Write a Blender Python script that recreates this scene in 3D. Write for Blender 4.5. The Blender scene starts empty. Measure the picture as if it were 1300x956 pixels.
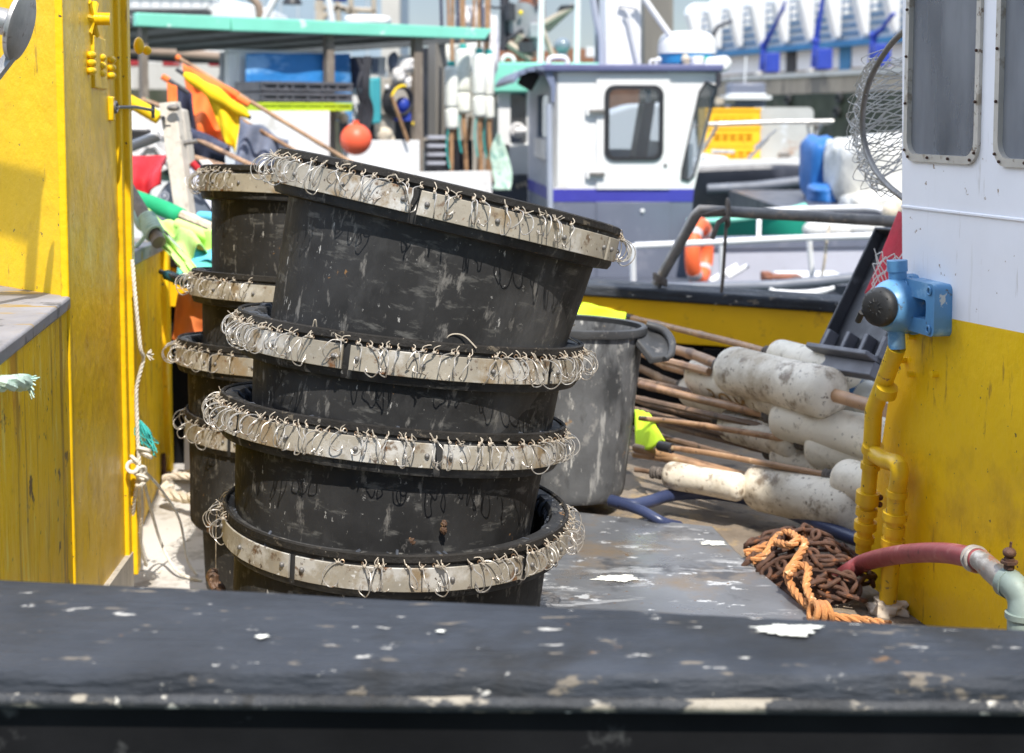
import bpy, bmesh, math, random
from mathutils import Vector, Matrix, Quaternion, noise
from mathutils.geometry import tessellate_polygon
S = bpy.context.scene
COL = S.collection
R = math.radians
rnd = random.Random(7)
V = Vector

# ------------------------------------------------------------------ camera numbers (photo is 1300 x 956)
CAMZ, F, PITCH, HOR = 1.08, 1850.0, R(4.5), 150.0
YPP = HOR + F*math.tan(PITCH)
CAM = V((0, 0, CAMZ))
def ray(px, py):
    a, b = (px-650)/F, (YPP-py)/F
    return V((a, math.cos(PITCH)+b*math.sin(PITCH), -math.sin(PITCH)+b*math.cos(PITCH)))
def P(px, py, Y):
    d = ray(px, py); return CAM + d*(Y/d.y)
def PZ(px, py, z):
    d = ray(px, py); return CAM + d*((z-CAMZ)/d.z)
def PP(px, py, pt, n):
    d = ray(px, py); n = V(n); return CAM + d*((V(pt)-CAM).dot(n)/d.dot(n))

# ------------------------------------------------------------------ materials
MATS = {}
def mat(name, col, rough=.5, metal=0., var=.15, vs=6., stains=(), bump=None, stretch=(1, 1, 1), spec=.5, trans=0., alpha=1., coat=0.):
    """procedural worn surface: base colour, brightness variation, thresholded stains (col, scale, threshold, softness, stretch)"""
    m = bpy.data.materials.new(name); m.use_nodes = True; MATS[name] = m
    nt = m.node_tree; N = nt.nodes; L = nt.links
    b = N['Principled BSDF']
    b.inputs['Roughness'].default_value = rough; b.inputs['Metallic'].default_value = metal
    b.inputs['Specular IOR Level'].default_value = spec
    b.inputs['Transmission Weight'].default_value = trans; b.inputs['Alpha'].default_value = alpha
    b.inputs['Coat Weight'].default_value = coat
    tc = N.new('ShaderNodeTexCoord')
    def nz(scale, st=(1, 1, 1), det=6., seed=0., rg=.6):
        mp = N.new('ShaderNodeMapping'); mp.inputs['Scale'].default_value = st
        mp.inputs['Location'].default_value = (seed*1.7, seed*.9, seed*2.3)
        L.new(tc.outputs['Object'], mp.inputs['Vector'])
        n = N.new('ShaderNodeTexNoise'); n.inputs['Scale'].default_value = scale; n.inputs['Detail'].default_value = det
        n.inputs['Roughness'].default_value = rg
        L.new(mp.outputs['Vector'], n.inputs['Vector']); return n.outputs['Fac']
    c = (*col, 1)
    n0 = nz(vs, stretch, 5, len(name))
    mx = N.new('ShaderNodeMix'); mx.data_type = 'RGBA'
    mx.inputs['A'].default_value = (*[x*(1-var) for x in col], 1); mx.inputs['B'].default_value = (*[min(1, x*(1+var)) for x in col], 1)
    mr = N.new('ShaderNodeMapRange'); mr.inputs['From Min'].default_value = .3; mr.inputs['From Max'].default_value = .7
    L.new(n0, mr.inputs['Value']); L.new(mr.outputs['Result'], mx.inputs['Factor'])
    out = mx.outputs['Result']
    for i, s in enumerate(stains):
        sc, scale, th, soft = s[:4]; st = s[4] if len(s) > 4 else (1, 1, 1)
        f = nz(scale, st, 8, 3.1*i+5, .65)
        mr = N.new('ShaderNodeMapRange'); mr.inputs['From Min'].default_value = .5+(th-.5)*.70; mr.inputs['From Max'].default_value = .5+(th-.5)*.70+soft*.7
        L.new(f, mr.inputs['Value'])
        mx = N.new('ShaderNodeMix'); mx.data_type = 'RGBA'; L.new(mr.outputs['Result'], mx.inputs['Factor'])
        L.new(out, mx.inputs['A']); mx.inputs['B'].default_value = (*sc, 1); out = mx.outputs['Result']
    L.new(out, b.inputs['Base Color'])
    rr = N.new('ShaderNodeMapRange'); rr.inputs['To Min'].default_value = max(.03, rough-.12); rr.inputs['To Max'].default_value = min(1, rough+.12)
    rr.inputs['From Min'].default_value = .3; rr.inputs['From Max'].default_value = .7
    L.new(nz(vs*2.3, stretch, 4, 9), rr.inputs['Value']); L.new(rr.outputs['Result'], b.inputs['Roughness'])
    if bump:
        bp = N.new('ShaderNodeBump'); bp.inputs['Strength'].default_value = bump[1]; bp.inputs['Distance'].default_value = bump[2] if len(bump) > 2 else .004
        L.new(nz(bump[0], bump[3] if len(bump) > 3 else stretch, 6, 2), bp.inputs['Height']); L.new(bp.outputs['Normal'], b.inputs['Normal'])
    return m

mat('yellow_paint', (.90, .57, .006), .45, spec=.3,  var=.10, vs=5, stains=[((.62, .33, .02), 9, .60, .10, (1, 1, .35)), ((.44, .26, .02), 14, .56, .12, (1.6, 1.6, .15)), ((.92, .70, .12), 34, .60, .06, (1.4, 1.4, .2)), ((.10, .09, .06), 38, .72, .02), ((.16, .10, .05), 14, .70, .05)], bump=(60, 1., .012, (1, 1, .22)))
mat('yellow_smooth', (.82, .51, .008), .38, spec=.3,  var=.07, vs=4, stains=[((.62, .37, .012), 6, .56, .18), ((.46, .26, .02), 20, .67, .08, (1.4, 1.4, .3)), ((.06, .05, .04), 60, .735, .02)], bump=(22, .6, .006))
mat('yellow_bulwark', (.82, .47, .006), .45, spec=.3,  var=.08, vs=5, stains=[((.55, .28, .02), 8, .62, .10), ((.05, .04, .03), 34, .74, .02)], bump=(30, .3, .003))
mat('wheelhouse_white', (.84, .83, .855), .5, var=.05, vs=3, stains=[((.66, .64, .62), 7, .58, .16, (1.5, 1.5, .18)), ((.52, .48, .44), 16, .66, .12, (1.5, 1.5, .2)), ((.28, .18, .11), 46, .73, .03)], bump=(25, .25, .002))
mat('rail_paint', (.033, .038, .048), .6, spec=.28, var=.45, vs=5, stains=[((.020, .021, .023), 5, .52, .2), ((.17, .145, .115), 30, .67, .05, (.5, 1.6, 1)), ((.50, .48, .44), 42, .70, .03, (.5, 1.3, 1)), ((.17, .10, .05), 9, .74, .05)], bump=(60, .9, .010, (.22, 1, 1)))
mat('rail_chipped', (.030, .032, .036), .6, var=.4, vs=8, stains=[((.34, .30, .24), 16, .60, .05, (.6, 1, 1)), ((.62, .58, .50), 26, .66, .04), ((.02, .02, .02), 13, .62, .05)], bump=(50, .9, .008))
mat('hull_black', (.010, .010, .011), .75, spec=.08, var=.4, vs=4, stains=[((.06, .06, .06), 12, .66, .1)], bump=(25, .3, .004))
mat('deck_paint', (.56, .53, .49), .7, var=.1, vs=4, stains=[((.33, .30, .26), 5, .55, .12), ((.20, .17, .13), 20, .70, .04), ((.58, .42, .10), 14, .76, .03)], bump=(40, .3, .003))
mat('deck_brown', (.20, .16, .12), .65, var=.3, vs=6, stains=[((.30, .22, .13), 14, .55, .1), ((.07, .06, .05), 9, .60, .1)], bump=(70, .8, .006))
mat('plate_metal', (.20, .205, .215), .34, .45, var=.25, vs=3, stains=[((.26, .19, .12), 4.5, .50, .22), ((.10, .10, .105), 9, .56, .14), ((.42, .42, .42), 14, .60, .10, (.5, 1.4, 1)), ((.78, .78, .76), 5.2, .715, .02, (.55, 1.3, 1)), ((.66, .66, .65), 26, .67, .04, (.7, 1.2, 1)), ((.20, .11, .05), 40, .70, .04)], bump=(40, .2, .002))
mat('plank_grey', (.24, .23, .24), .6, var=.3, vs=5, stains=[((.32, .20, .05), 9, .62, .06, (.3, 1, 1)), ((.11, .11, .12), 12, .60, .08)], bump=(25, .6, .005, (1, .2, 1)))
mat('black_plastic', (.027, .0265, .0265), .62, spec=.16, var=.45, vs=7, stains=[((.070, .069, .069), 5, .50, .25, (1, 1, .5)), ((.10, .097, .09), 16, .60, .16, (1, 1, 3.0)), ((.15, .142, .13), 34, .62, .12, (1.3, 1.3, .5)), ((.20, .195, .185), 95, .73, .04), ((.34, .33, .31), 40, .735, .03, (1.3, 1.3, .5)), ((.22, .12, .05), 15, .735, .03)], bump=(60, .4, .003, (1, 1, .4)))
mat('rim_rubber', (.022, .020, .018), .65, spec=.2,  var=.4, vs=14, stains=[((.12, .10, .075), 36, .66, .06), ((.20, .18, .15), 70, .72, .04)], bump=(90, .7, .004))
mat('rim_metal', (.345, .31, .25), .58, .2, var=.22, vs=9, stains=[((.52, .50, .46), 10, .54, .12), ((.27, .20, .12), 13, .54, .16), ((.17, .12, .08), 34, .62, .10), ((.16, .075, .03), 24, .68, .05), ((.09, .065, .05), 75, .68, .05), ((.66, .64, .60), 55, .70, .04)], bump=(60, .35, .002))
mat('hook_steel', (.43, .40, .36), .38, .55, var=.3, vs=60, stains=[((.26, .17, .10), 60, .55, .12), ((.80, .78, .74), 70, .62, .06)])
mat('twine', (.44, .38, .30), .9, var=.25, vs=80)
mat('line_grey', (.055, .062, .078), .8, var=.4, vs=50, bump=(200, .5, .002))
mat('steel', (.45, .44, .43), .42, .9, var=.2, vs=20, stains=[((.22, .18, .15), 40, .62, .1)], bump=(90, .25, .002))
mat('dull_steel', (.20, .19, .18), .55, .6, var=.25, vs=20, stains=[((.30, .26, .22), 40, .60, .1)], bump=(90, .3, .002))
mat('bin_plastic', (.112, .114, .117), .6, spec=.2, var=.4, vs=7, stains=[((.045, .046, .048), 9, .50, .14, (1, 1, .4)), ((.24, .235, .225), 30, .58, .12, (1, 1, .7)), ((.33, .325, .31), 16, .60, .10, (1.5, 1.5, .3)), ((.46, .45, .42), 42, .68, .06, (1.5, 1.5, .4)), ((.30, .20, .11), 22, .73, .04)], bump=(40, .4, .003))
mat('bin_black', (.045, .046, .048), .5, var=.35, vs=9, stains=[((.18, .17, .16), 22, .62, .1)], bump=(50, .4, .003))
mat('bamboo', (.37, .215, .115), .5, var=.35, vs=14, stains=[((.18, .10, .055), 12, .56, .12), ((.50, .36, .21), 18, .64, .10), ((.07, .05, .035), 45, .70, .05)], bump=(80, .3, .002))
mat('bamboo_dark', (.155, .095, .058), .6, var=.4, vs=14, stains=[((.28, .18, .11), 14, .58, .12), ((.05, .035, .025), 35, .66, .06)], bump=(80, .4, .002))
mat('float_white', (.76, .69, .56), .55, var=.10, vs=9, stains=[((.46, .40, .30), 7, .50, .26), ((.36, .30, .22), 24, .60, .16), ((.22, .175, .13), 60, .67, .10)], bump=(30, .5, .004))
mat('float_dirty', (.72, .65, .53), .6, var=.12, vs=9, stains=[((.44, .36, .25), 7, .46, .24), ((.26, .20, .14), 22, .54, .16), ((.20, .155, .115), 70, .63, .12)], bump=(30, .6, .004))
mat('float_blue', (.60, .60, .56), .6, var=.1, vs=9, stains=[((.03, .12, .28), 13, .50, .04, (1, 1, 2))], bump=(30, .6, .004))
mat('float_clean', (.80, .81, .76), .5, var=.06, vs=9, stains=[((.60, .60, .50), 9, .60, .2)], bump=(20, .3, .004))
mat('lashing', (.13, .11, .095), .9, var=.4, vs=60, bump=(200, .8, .003))
mat('hivis', (.62, .90, .04), .7, var=.1, vs=8, bump=(25, .3, .006), spec=.2)
mat('lime_cloth', (.55, .80, .25), .75, var=.12, vs=9, bump=(40, .3, .004), spec=.2)
mat('orange_cloth', (.90, .20, .05), .7, var=.12, vs=7, bump=(20, .3, .005), spec=.2)
mat('orange_dull', (.74, .22, .07), .75, var=.12, vs=7, bump=(20, .3, .005), spec=.2)
mat('yellow_cloth', (.86, .56, .015), .7, var=.12, vs=7, bump=(20, .3, .005), spec=.2)
mat('navy_cloth', (.045, .05, .085), .8, var=.3, vs=7, stains=[((.12, .13, .19), 6, .5, .3)], bump=(20, .5, .006), spec=.2)
mat('slate_cloth', (.15, .17, .23), .8, var=.25, vs=7, bump=(12, .6, .01), spec=.2)
mat('red_cloth', (.50, .02, .03), .65, var=.25, vs=6, bump=(12, .5, .01), spec=.3)
mat('green_cloth', (.02, .36, .16), .7, var=.2, vs=8, bump=(25, .4, .004), spec=.2)
mat('cyan_cloth', (.13, .50, .68), .7, var=.15, vs=8, bump=(25, .4, .004), spec=.2)
mat('teal_cloth', (.12, .47, .42), .7, var=.15, vs=8, bump=(25, .4, .004), spec=.2)
mat('teal_dark', (.02, .10, .13), .7, var=.2, vs=8, spec=.2)
mat('bag_grey', (.07, .085, .11), .55, var=.2, vs=5, stains=[((.26, .28, .32), 4.5, .56, .12)], bump=(9, .4, .01))
mat('print_grey', (.32, .34, .40), .6, var=.1)
mat('print_brown', (.28, .16, .05), .8, var=.4, vs=60)
mat('old_wood', (.46, .42, .36), .75, var=.15, vs=8, stretch=(6, 6, .6), stains=[((.30, .27, .23), 12, .60, .1, (4, 4, .5)), ((.10, .09, .08), 30, .70, .05)], bump=(40, .5, .003, (4, 4, .3)))
mat('post_wood', (.20, .165, .135), .75, var=.2, vs=8, stretch=(6, 6, .6), stains=[((.32, .28, .23), 14, .62, .08, (3, 3, .4))], bump=(40, .5, .003, (4, 4, .3)))
mat('pump_blue', (.10, .26, .46), .42, var=.12, vs=14, stains=[((.28, .46, .62), 12, .58, .15), ((.52, .54, .52), 30, .70, .04), ((.10, .12, .14), 40, .70, .04)], bump=(60, .3, .002))
mat('pump_black', (.018, .018, .018), .55, var=.4, vs=20, bump=(60, .4, .002))
mat('pipe_yellow', (.76, .47, .015), .4, var=.12, vs=12, stains=[((.30, .17, .06), 26, .67, .05), ((.05, .045, .04), 55, .70, .02)], bump=(60, .5, .003))
mat('hose_red', (.27, .055, .060), .5, var=.25, vs=10, stains=[((.42, .18, .17), 14, .60, .14), ((.14, .03, .03), 20, .64, .08)], bump=(80, .3, .002))
mat('coupling', (.30, .27, .24), .5, .4, var=.3, vs=20, stains=[((.48, .46, .42), 18, .52, .1), ((.34, .16, .10), 30, .62, .06)], bump=(80, .4, .002))
mat('verdigris', (.22, .27, .24), .55, .1, var=.15, vs=14, stains=[((.46, .50, .46), 20, .58, .1), ((.20, .18, .14), 24, .60, .10)], bump=(60, .3, .002))
mat('rust', (.085, .040, .024), .75, .1, var=.5, vs=25, stains=[((.30, .105, .032), 30, .56, .12), ((.055, .032, .024), 18, .58, .12)], bump=(140, .8, .003))
mat('rope_orange', (.55, .24, .085), .85, var=.25, vs=30, stains=[((.50, .22, .09), 22, .58, .1), ((.78, .52, .30), 50, .64, .08)], bump=(300, .8, .003))
mat('rope_pale', (.62, .54, .43), .9, var=.2, vs=40, stains=[((.42, .34, .25), 30, .6, .1)], bump=(300, .8, .003))
mat('rope_white', (.72, .68, .60), .9, var=.15, vs=40, bump=(300, .8, .003))
mat('rope_green', (.50, .64, .54), .9, var=.25, vs=20, stains=[((.25, .42, .36), 25, .55, .1)], bump=(200, .8, .003))
mat('rope_teal', (.05, .42, .40), .9, var=.25, vs=40, bump=(200, .8, .003))
mat('hose_blue', (.035, .048, .11), .38, var=.2, vs=8, bump=(90, .2, .002))
mat('crate_black', (.035, .036, .042), .5, var=.25, vs=9, stains=[((.10, .10, .11), 14, .58, .15)], bump=(30, .4, .003))
mat('net_red', (.42, .03, .05), .8, var=.25, vs=9, spec=.2, bump=(40, .5, .004))
mat('net_white', (.62, .60, .56), .85, var=.2, vs=30)
mat('net_grey', (.47, .46, .44), .8, var=.2, vs=30)
mat('bait', (.11, .06, .035), .45, var=.35, vs=30, stains=[((.26, .15, .07), 40, .58, .1)], bump=(80, .9, .006))
# middle distance
mat('boat_white', (.72, .72, .72), .4, var=.04, vs=2, stains=[((.62, .60, .56), 4, .66, .12, (1, 1, .3))], bump=(4, .05, .01))
mat('white_wood', (.78, .78, .79), .5, var=.04, vs=2, stains=[((.60, .58, .55), 5, .64, .12)], bump=(10, .1, .004))
mat('blue_stripe', (.045, .045, .33), .4, var=.08, vs=4)
mat('slate_paint', (.135, .15, .20), .45, var=.08, vs=3, stains=[((.19, .20, .25), 5, .62, .12)], bump=(8, .1, .004))
mat('slate_roof', (.11, .12, .24), .5, var=.12, vs=5)
mat('visor_blue', (.17, .20, .30), .45, var=.1, vs=5)
mat('aft_panel', (.36, .39, .47), .45, var=.06, vs=4)
mat('grey_panel', (.46, .47, .54), .5, var=.07, vs=3, stains=[((.34, .34, .38), 4, .6, .15)], bump=(10, .2, .004))
mat('navy_hull', (.050, .055, .075), .4, var=.25, vs=2, stains=[((.10, .105, .13), 3, .6, .2)])
mat('fender_grey', (.14, .155, .19), .5, var=.15, vs=4)
mat('rubber_black', (.020, .020, .024), .5, var=.3, vs=9)
mat('bluecase', (.03, .24, .52), .4, var=.08, vs=5)
mat('seafoam', (.22, .66, .51), .5, var=.08, vs=3, stains=[((.60, .80, .72), 7, .68, .04)], bump=(8, .1, .004))
mat('sea_green', (.02, .36, .24), .45, var=.1, vs=3)
mat('roof_under', (.11, .11, .10), .7, var=.2, vs=4)
mat('tarp_blue', (.025, .19, .50), .5, var=.2, vs=4, stains=[((.20, .42, .74), 3.2, .54, .18, (1, 1, 2.2))], bump=(5, .9, .03))
mat('lime_crate', (.48, .62, .02), .5, var=.1)
mat('buoy_orange', (.88, .125, .055), .45, var=.06, vs=5)
mat('ring_orange', (.85, .14, .04), .5, var=.1, vs=6)
mat('reflective_grey', (.45, .45, .46), .4)
mat('teal_box', (.05, .33, .38), .5, var=.1, vs=6)
mat('beige_panel', (.38, .35, .31), .6, var=.1, vs=6)
mat('crate_yellow', (.86, .46, .01), .5, var=.08, vs=6, stains=[((.60, .32, .02), 9, .62, .1)])
mat('rusty_white', (.40, .41, .40), .6, var=.12, vs=2, stains=[((.32, .19, .12), 2.0, .60, .12), ((.50, .54, .58), 3, .6, .1)])
mat('sack_white', (.62, .61, .57), .5, var=.06, vs=2, stains=[((.52, .45, .33), 2.4, .60, .14, (1, 1, .5)), ((.60, .61, .62), 3, .58, .1)], bump=(4, .8, .05))
mat('sack_blue', (.02, .14, .42), .5, var=.15, vs=3)
mat('concrete', (.40, .32, .24), .85, var=.12, vs=.25, stains=[((.20, .17, .14), .35, .55, .12, (1, 1, .3)), ((.14, .11, .09), .9, .63, .08, (1, 1, .25))], bump=(2, .3, .1))
mat('concrete_pale', (.52, .50, .47), .85, var=.1, vs=.5, stains=[((.34, .31, .28), .5, .58, .12, (1, 1, .3))])
mat('algae', (.035, .042, .024), .8, var=.4, vs=.4, stains=[((.085, .080, .060), .6, .56, .15, (1, 1, .3))], bump=(2, .4, .1))
mat('tyre', (.025, .025, .026), .7, var=.3, vs=3)
mat('far_white', (.70, .71, .72), .5, var=.03, vs=.3)
mat('far_grey', (.44, .48, .52), .6, var=.06, vs=.3)
mat('far_blue', (.015, .15, .34), .5, var=.06, vs=.3)
mat('crane_blue', (.02, .05, .36), .45, var=.1, vs=1)
mat('door_dark', (.02, .02, .025), .6, var=.2)
mat('door_blue', (.02, .17, .36), .5, var=.1)
mat('tower_grey', (.20, .185, .165), .6, var=.25, vs=.7, stretch=(1.6, 1.6, .35), stains=[((.33, .29, .23), .9, .60, .15, (1.4, 1.4, .2)), ((.10, .10, .10), 1.4, .62, .1, (2, 2, .2))])
mat('warehouse', (.30, .38, .46), .6, var=.08, vs=.2)
mat('brown_roof', (.24, .115, .065), .7, var=.2, vs=1)
mat('rust_far', (.24, .09, .05), .7, var=.35, vs=4, stains=[((.10, .07, .06), 5, .55, .1)])
mat('tan_steel', (.42, .36, .29), .6, var=.2, vs=5)
mat('grey_steel', (.33, .34, .36), .5, .3, var=.2, vs=6)
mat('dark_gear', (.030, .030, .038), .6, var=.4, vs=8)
mat('cloth_white', (.72, .70, .70), .8, var=.12, vs=8, bump=(14, .8, .02))
mat('red_hull', (.34, .025, .03), .5, var=.2, vs=2)
mat('brown_beam', (.27, .20, .15), .7, var=.25, vs=3)
mat('globe', (.16, .20, .24), .15, var=.2, vs=6, spec=.8)
mat('yellow_dot', (.85, .60, .02), .5)

def glass_mat(name, tint, dirt, dirtcol, rough=.05, dscale=3., lo=.35):
    m = bpy.data.materials.new(name); m.use_nodes = True; MATS[name] = m
    nt = m.node_tree; N = nt.nodes; L = nt.links
    for n in list(N): N.remove(n)
    o = N.new('ShaderNodeOutputMaterial'); tr = N.new('ShaderNodeBsdfTransparent'); tr.inputs['Color'].default_value = (*tint, 1)
    gl = N.new('ShaderNodeBsdfGlossy'); gl.inputs['Roughness'].default_value = rough
    fr = N.new('ShaderNodeFresnel'); fr.inputs['IOR'].default_value = 1.5
    ge = N.new('ShaderNodeNewGeometry'); mu = N.new('ShaderNodeMath'); mu.operation = 'SUBTRACT'; mu.use_clamp = True; L.new(fr.outputs[0], mu.inputs[0]); L.new(ge.outputs['Backfacing'], mu.inputs[1])
    m1 = N.new('ShaderNodeMixShader'); L.new(mu.outputs[0], m1.inputs[0]); L.new(tr.outputs[0], m1.inputs[1]); L.new(gl.outputs[0], m1.inputs[2])
    df = N.new('ShaderNodeBsdfDiffuse'); df.inputs['Color'].default_value = (*dirtcol, 1)
    tc = N.new('ShaderNodeTexCoord'); nz = N.new('ShaderNodeTexNoise'); nz.inputs['Scale'].default_value = dscale; nz.inputs['Detail'].default_value = 6
    mp = N.new('ShaderNodeMapping'); mp.inputs['Scale'].default_value = (1, 1, .35); L.new(tc.outputs['Object'], mp.inputs['Vector']); L.new(mp.outputs['Vector'], nz.inputs['Vector'])
    mr = N.new('ShaderNodeMapRange'); mr.inputs['From Min'].default_value = .3; mr.inputs['From Max'].default_value = .7
    mr.inputs['To Min'].default_value = dirt*lo; mr.inputs['To Max'].default_value = dirt
    L.new(nz.outputs['Fac'], mr.inputs['Value'])
    m2 = N.new('ShaderNodeMixShader'); L.new(mr.outputs['Result'], m2.inputs[0]); L.new(m1.outputs[0], m2.inputs[1]); L.new(df.outputs[0], m2.inputs[2])
    L.new(m2.outputs[0], o.inputs['Surface'])
glass_mat('glass_dirty', (.66, .68, .72), .50, (.46, .465, .48), .10, 8., .35)
glass_mat('glass_clear', (.70, .74, .78), .10, (.5, .5, .5), .03, 2.)

def water_mat():
    m = bpy.data.materials.new('harbour_water'); m.use_nodes = True; MATS['harbour_water'] = m
    N = m.node_tree.nodes; L = m.node_tree.links; b = N['Principled BSDF']
    b.inputs['Base Color'].default_value = (.03, .065, .055, 1); b.inputs['Roughness'].default_value = .12
    tc = N.new('ShaderNodeTexCoord'); nz = N.new('ShaderNodeTexNoise'); nz.inputs['Scale'].default_value = 1.6; nz.inputs['Detail'].default_value = 4
    L.new(tc.outputs['Object'], nz.inputs['Vector']); bp = N.new('ShaderNodeBump'); bp.inputs['Strength'].default_value = .6; bp.inputs['Distance'].default_value = .12
    L.new(nz.outputs['Fac'], bp.inputs['Height']); L.new(bp.outputs['Normal'], b.inputs['Normal'])
water_mat()

# ------------------------------------------------------------------ mesh builder
def align(d):
    """matrix turning local z into d"""
    return V(d).normalized().to_track_quat('Z', 'Y').to_matrix().to_4x4()
class MB:
    def __init__(s): s.v = []; s.f = []; s.mi = []; s.m = 0; s.sm = []
    def add(s, vs, fs, smooth=True):
        o = len(s.v); s.v += [V(x) for x in vs]
        for f in fs: s.f.append([i+o for i in f]); s.mi.append(s.m); s.sm.append(smooth)
        return s
    def box(s, c, size, M=None):
        x, y, z = [k/2 for k in size]
        vs = [V((a*x, b*y, d*z)) for d in (-1, 1) for b in (-1, 1) for a in (-1, 1)]
        if M is not None: vs = [M @ q for q in vs]
        vs = [q+V(c) for q in vs]
        return s.add(vs, [(0, 2, 3, 1), (4, 5, 7, 6), (0, 1, 5, 4), (2, 6, 7, 3), (0, 4, 6, 2), (1, 3, 7, 5)], False)
    def prism(s, bottom, top):
        n = len(bottom)
        fs = [tuple(reversed(range(n))), tuple(range(n, 2*n))]+[(i, (i+1) % n, n+(i+1) % n, n+i) for i in range(n)]
        return s.add(list(bottom)+list(top), fs, False)
    def quadbox(s, pts, off):
        """a flat polygon given thickness along off"""
        return s.prism(pts, [V(p)+V(off) for p in pts])
    def tube(s, pts, r, seg=10, closed=False, caps=True):
        pts = [V(p) for p in pts]; n = len(pts); rs = r if isinstance(r, (list, tuple)) else [r]*n
        vs = []; nrm = None
        for i, p in enumerate(pts):
            if closed: t = pts[(i+1) % n]-pts[i-1]
            else: t = pts[min(i+1, n-1)]-pts[max(i-1, 0)]
            t = t.normalized() if t.length > 1e-9 else V((0, 0, 1))
            if nrm is None:
                a = V((0, 0, 1)) if abs(t.z) < .9 else V((1, 0, 0)); nrm = (a - t*a.dot(t)).normalized()
            else:
                nrm = nrm - t*nrm.dot(t); nrm = nrm.normalized() if nrm.length > 1e-6 else t.orthogonal().normalized()
            b = t.cross(nrm)
            for k in range(seg):
                a = 2*math.pi*k/seg; vs.append(p+(nrm*math.cos(a)+b*math.sin(a))*rs[i])
        fs = []
        for i in range(n if closed else n-1):
            j = (i+1) % n
            for k in range(seg):
                k2 = (k+1) % seg; fs.append((i*seg+k, i*seg+k2, j*seg+k2, j*seg+k))
        s.add(vs, fs)
        if not closed and caps:
            s.add(vs[:seg], [tuple(reversed(range(seg)))], False); s.add(vs[-seg:], [tuple(range(seg))], False)
        return s
    def lathe(s, prof, seg=48, M=None, a0=0., a1=2*math.pi, closed=False):
        full = abs(a1-a0-2*math.pi) < 1e-6; n = len(prof); k = seg if full else seg+1
        vs = []
        for i in range(k):
            a = a0+(a1-a0)*i/seg
            for r, z in prof: vs.append(V((r*math.cos(a), r*math.sin(a), z)))
        if M is not None: vs = [M @ q for q in vs]
        fs = []
        for i in range(seg):
            j = (i+1) % k
            for p in range(n if closed else n-1):
                q = (p+1) % n; fs.append((i*n+p, j*n+p, j*n+q, i*n+q))
        s.add(vs, fs)
        if closed and not full:
            s.add(vs[:n], [tuple(range(n))], False); s.add(vs[-n:], [tuple(reversed(range(n)))], False)
        return s
    def ball(s, c, r, seg=16, M=None, n=10):
        r = r if isinstance(r, (tuple, list)) else (r, r, r)
        prof = [(math.sin(math.pi*i/n), -math.cos(math.pi*i/n)) for i in range(n+1)]
        T = Matrix.Translation(V(c)) @ (M or Matrix.Identity(4)) @ Matrix.Diagonal((*r, 1))
        return s.lathe([(max(a, 1e-4), b) for a, b in prof], seg, T)
    def torus(s, c, R_, r, M=None, seg=36, sg=10, a0=0, a1=2*math.pi):
        full = abs(a1-a0-2*math.pi) < 1e-6
        pts = [V((R_*math.cos(a0+(a1-a0)*i/seg), R_*math.sin(a0+(a1-a0)*i/seg), 0)) for i in range(seg if full else seg+1)]
        if M is not None: pts = [M @ p for p in pts]
        return s.tube([p+V(c) for p in pts], r, sg, closed=full)
    def holed(s, outer, holes, fn, t):
        """flat plate with holes; fn(u,v,w) places it, w runs 0..t"""
        loops = [outer]+list(holes)
        tess = tessellate_polygon([[V((u, v, 0)) for u, v in lp] for lp in loops])
        flat = [p for lp in loops for p in lp]
        s.add([fn(u, v, 0) for u, v in flat], [tuple(x) for x in tess], False)
        s.add([fn(u, v, t) for u, v in flat], [tuple(reversed(x)) for x in tess], False)
        for lp in loops:
            n = len(lp); vs = [fn(u, v, 0) for u, v in lp]+[fn(u, v, t) for u, v in lp]
            s.add(vs, [(i, (i+1) % n, n+(i+1) % n, n+i) for i in range(n)], False)
        return s
    def sheet(s, fn, nu, nv, smooth=True):
        vs = [fn(i/nu, j/nv) for j in range(nv+1) for i in range(nu+1)]
        return s.add(vs, [(j*(nu+1)+i, j*(nu+1)+i+1, (j+1)*(nu+1)+i+1, (j+1)*(nu+1)+i) for j in range(nv) for i in range(nu)], smooth)
    def build(s, name, material, parent=None, bevel=0., solid=0., local=False, sub=0):
        me = bpy.data.meshes.new(name)
        base = V((0, 0, 0))
        if parent is None and not local and s.v:
            xs = [q.x for q in s.v]; ys = [q.y for q in s.v]
            base = V(((min(xs)+max(xs))/2, (min(ys)+max(ys))/2, min(q.z for q in s.v)))
        me.from_pydata([q-base for q in s.v], [], s.f)
        bm = bmesh.new(); bm.from_mesh(me); bmesh.ops.recalc_face_normals(bm, faces=bm.faces); bm.to_mesh(me); bm.free()
        me.polygons.foreach_set('use_smooth', s.sm)
        me.set_sharp_from_angle(angle=R(42))
        ml = material if isinstance(material, (list, tuple)) else [material]
        for q in ml: me.materials.append(MATS[q])
        if len(ml) > 1: me.polygons.foreach_set('material_index', s.mi)
        o = bpy.data.objects.new(name, me); COL.objects.link(o); o.location = base
        if bevel:
            b = o.modifiers.new('bevel', 'BEVEL'); b.width = bevel; b.segments = 2; b.limit_method = 'ANGLE'; b.angle_limit = R(40)
            b.use_clamp_overlap = True
        if solid:
            q = o.modifiers.new('solid', 'SOLIDIFY'); q.thickness = solid; q.offset = 0
        if parent is not None:
            o.parent = parent
            if not local and 'wb' in parent: o.matrix_parent_inverse = Matrix.Translation(-V(parent['wb']))
        return o
def thing(name, label, cat, base, group=None):
    """an Empty at the thing's base; parts are meshed in world space"""
    o = bpy.data.objects.new(name, None); COL.objects.link(o); o.location = base; o.empty_display_size = .05
    o['wb'] = list(V(base)); tag(o, label, cat, group); return o
def tag(o, label, cat, group=None, kind=None):
    o['label'] = label; o['category'] = cat
    if group: o['group'] = group
    if kind: o['kind'] = kind
    return o
def struct(o): o['kind'] = 'structure'; return o
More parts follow.
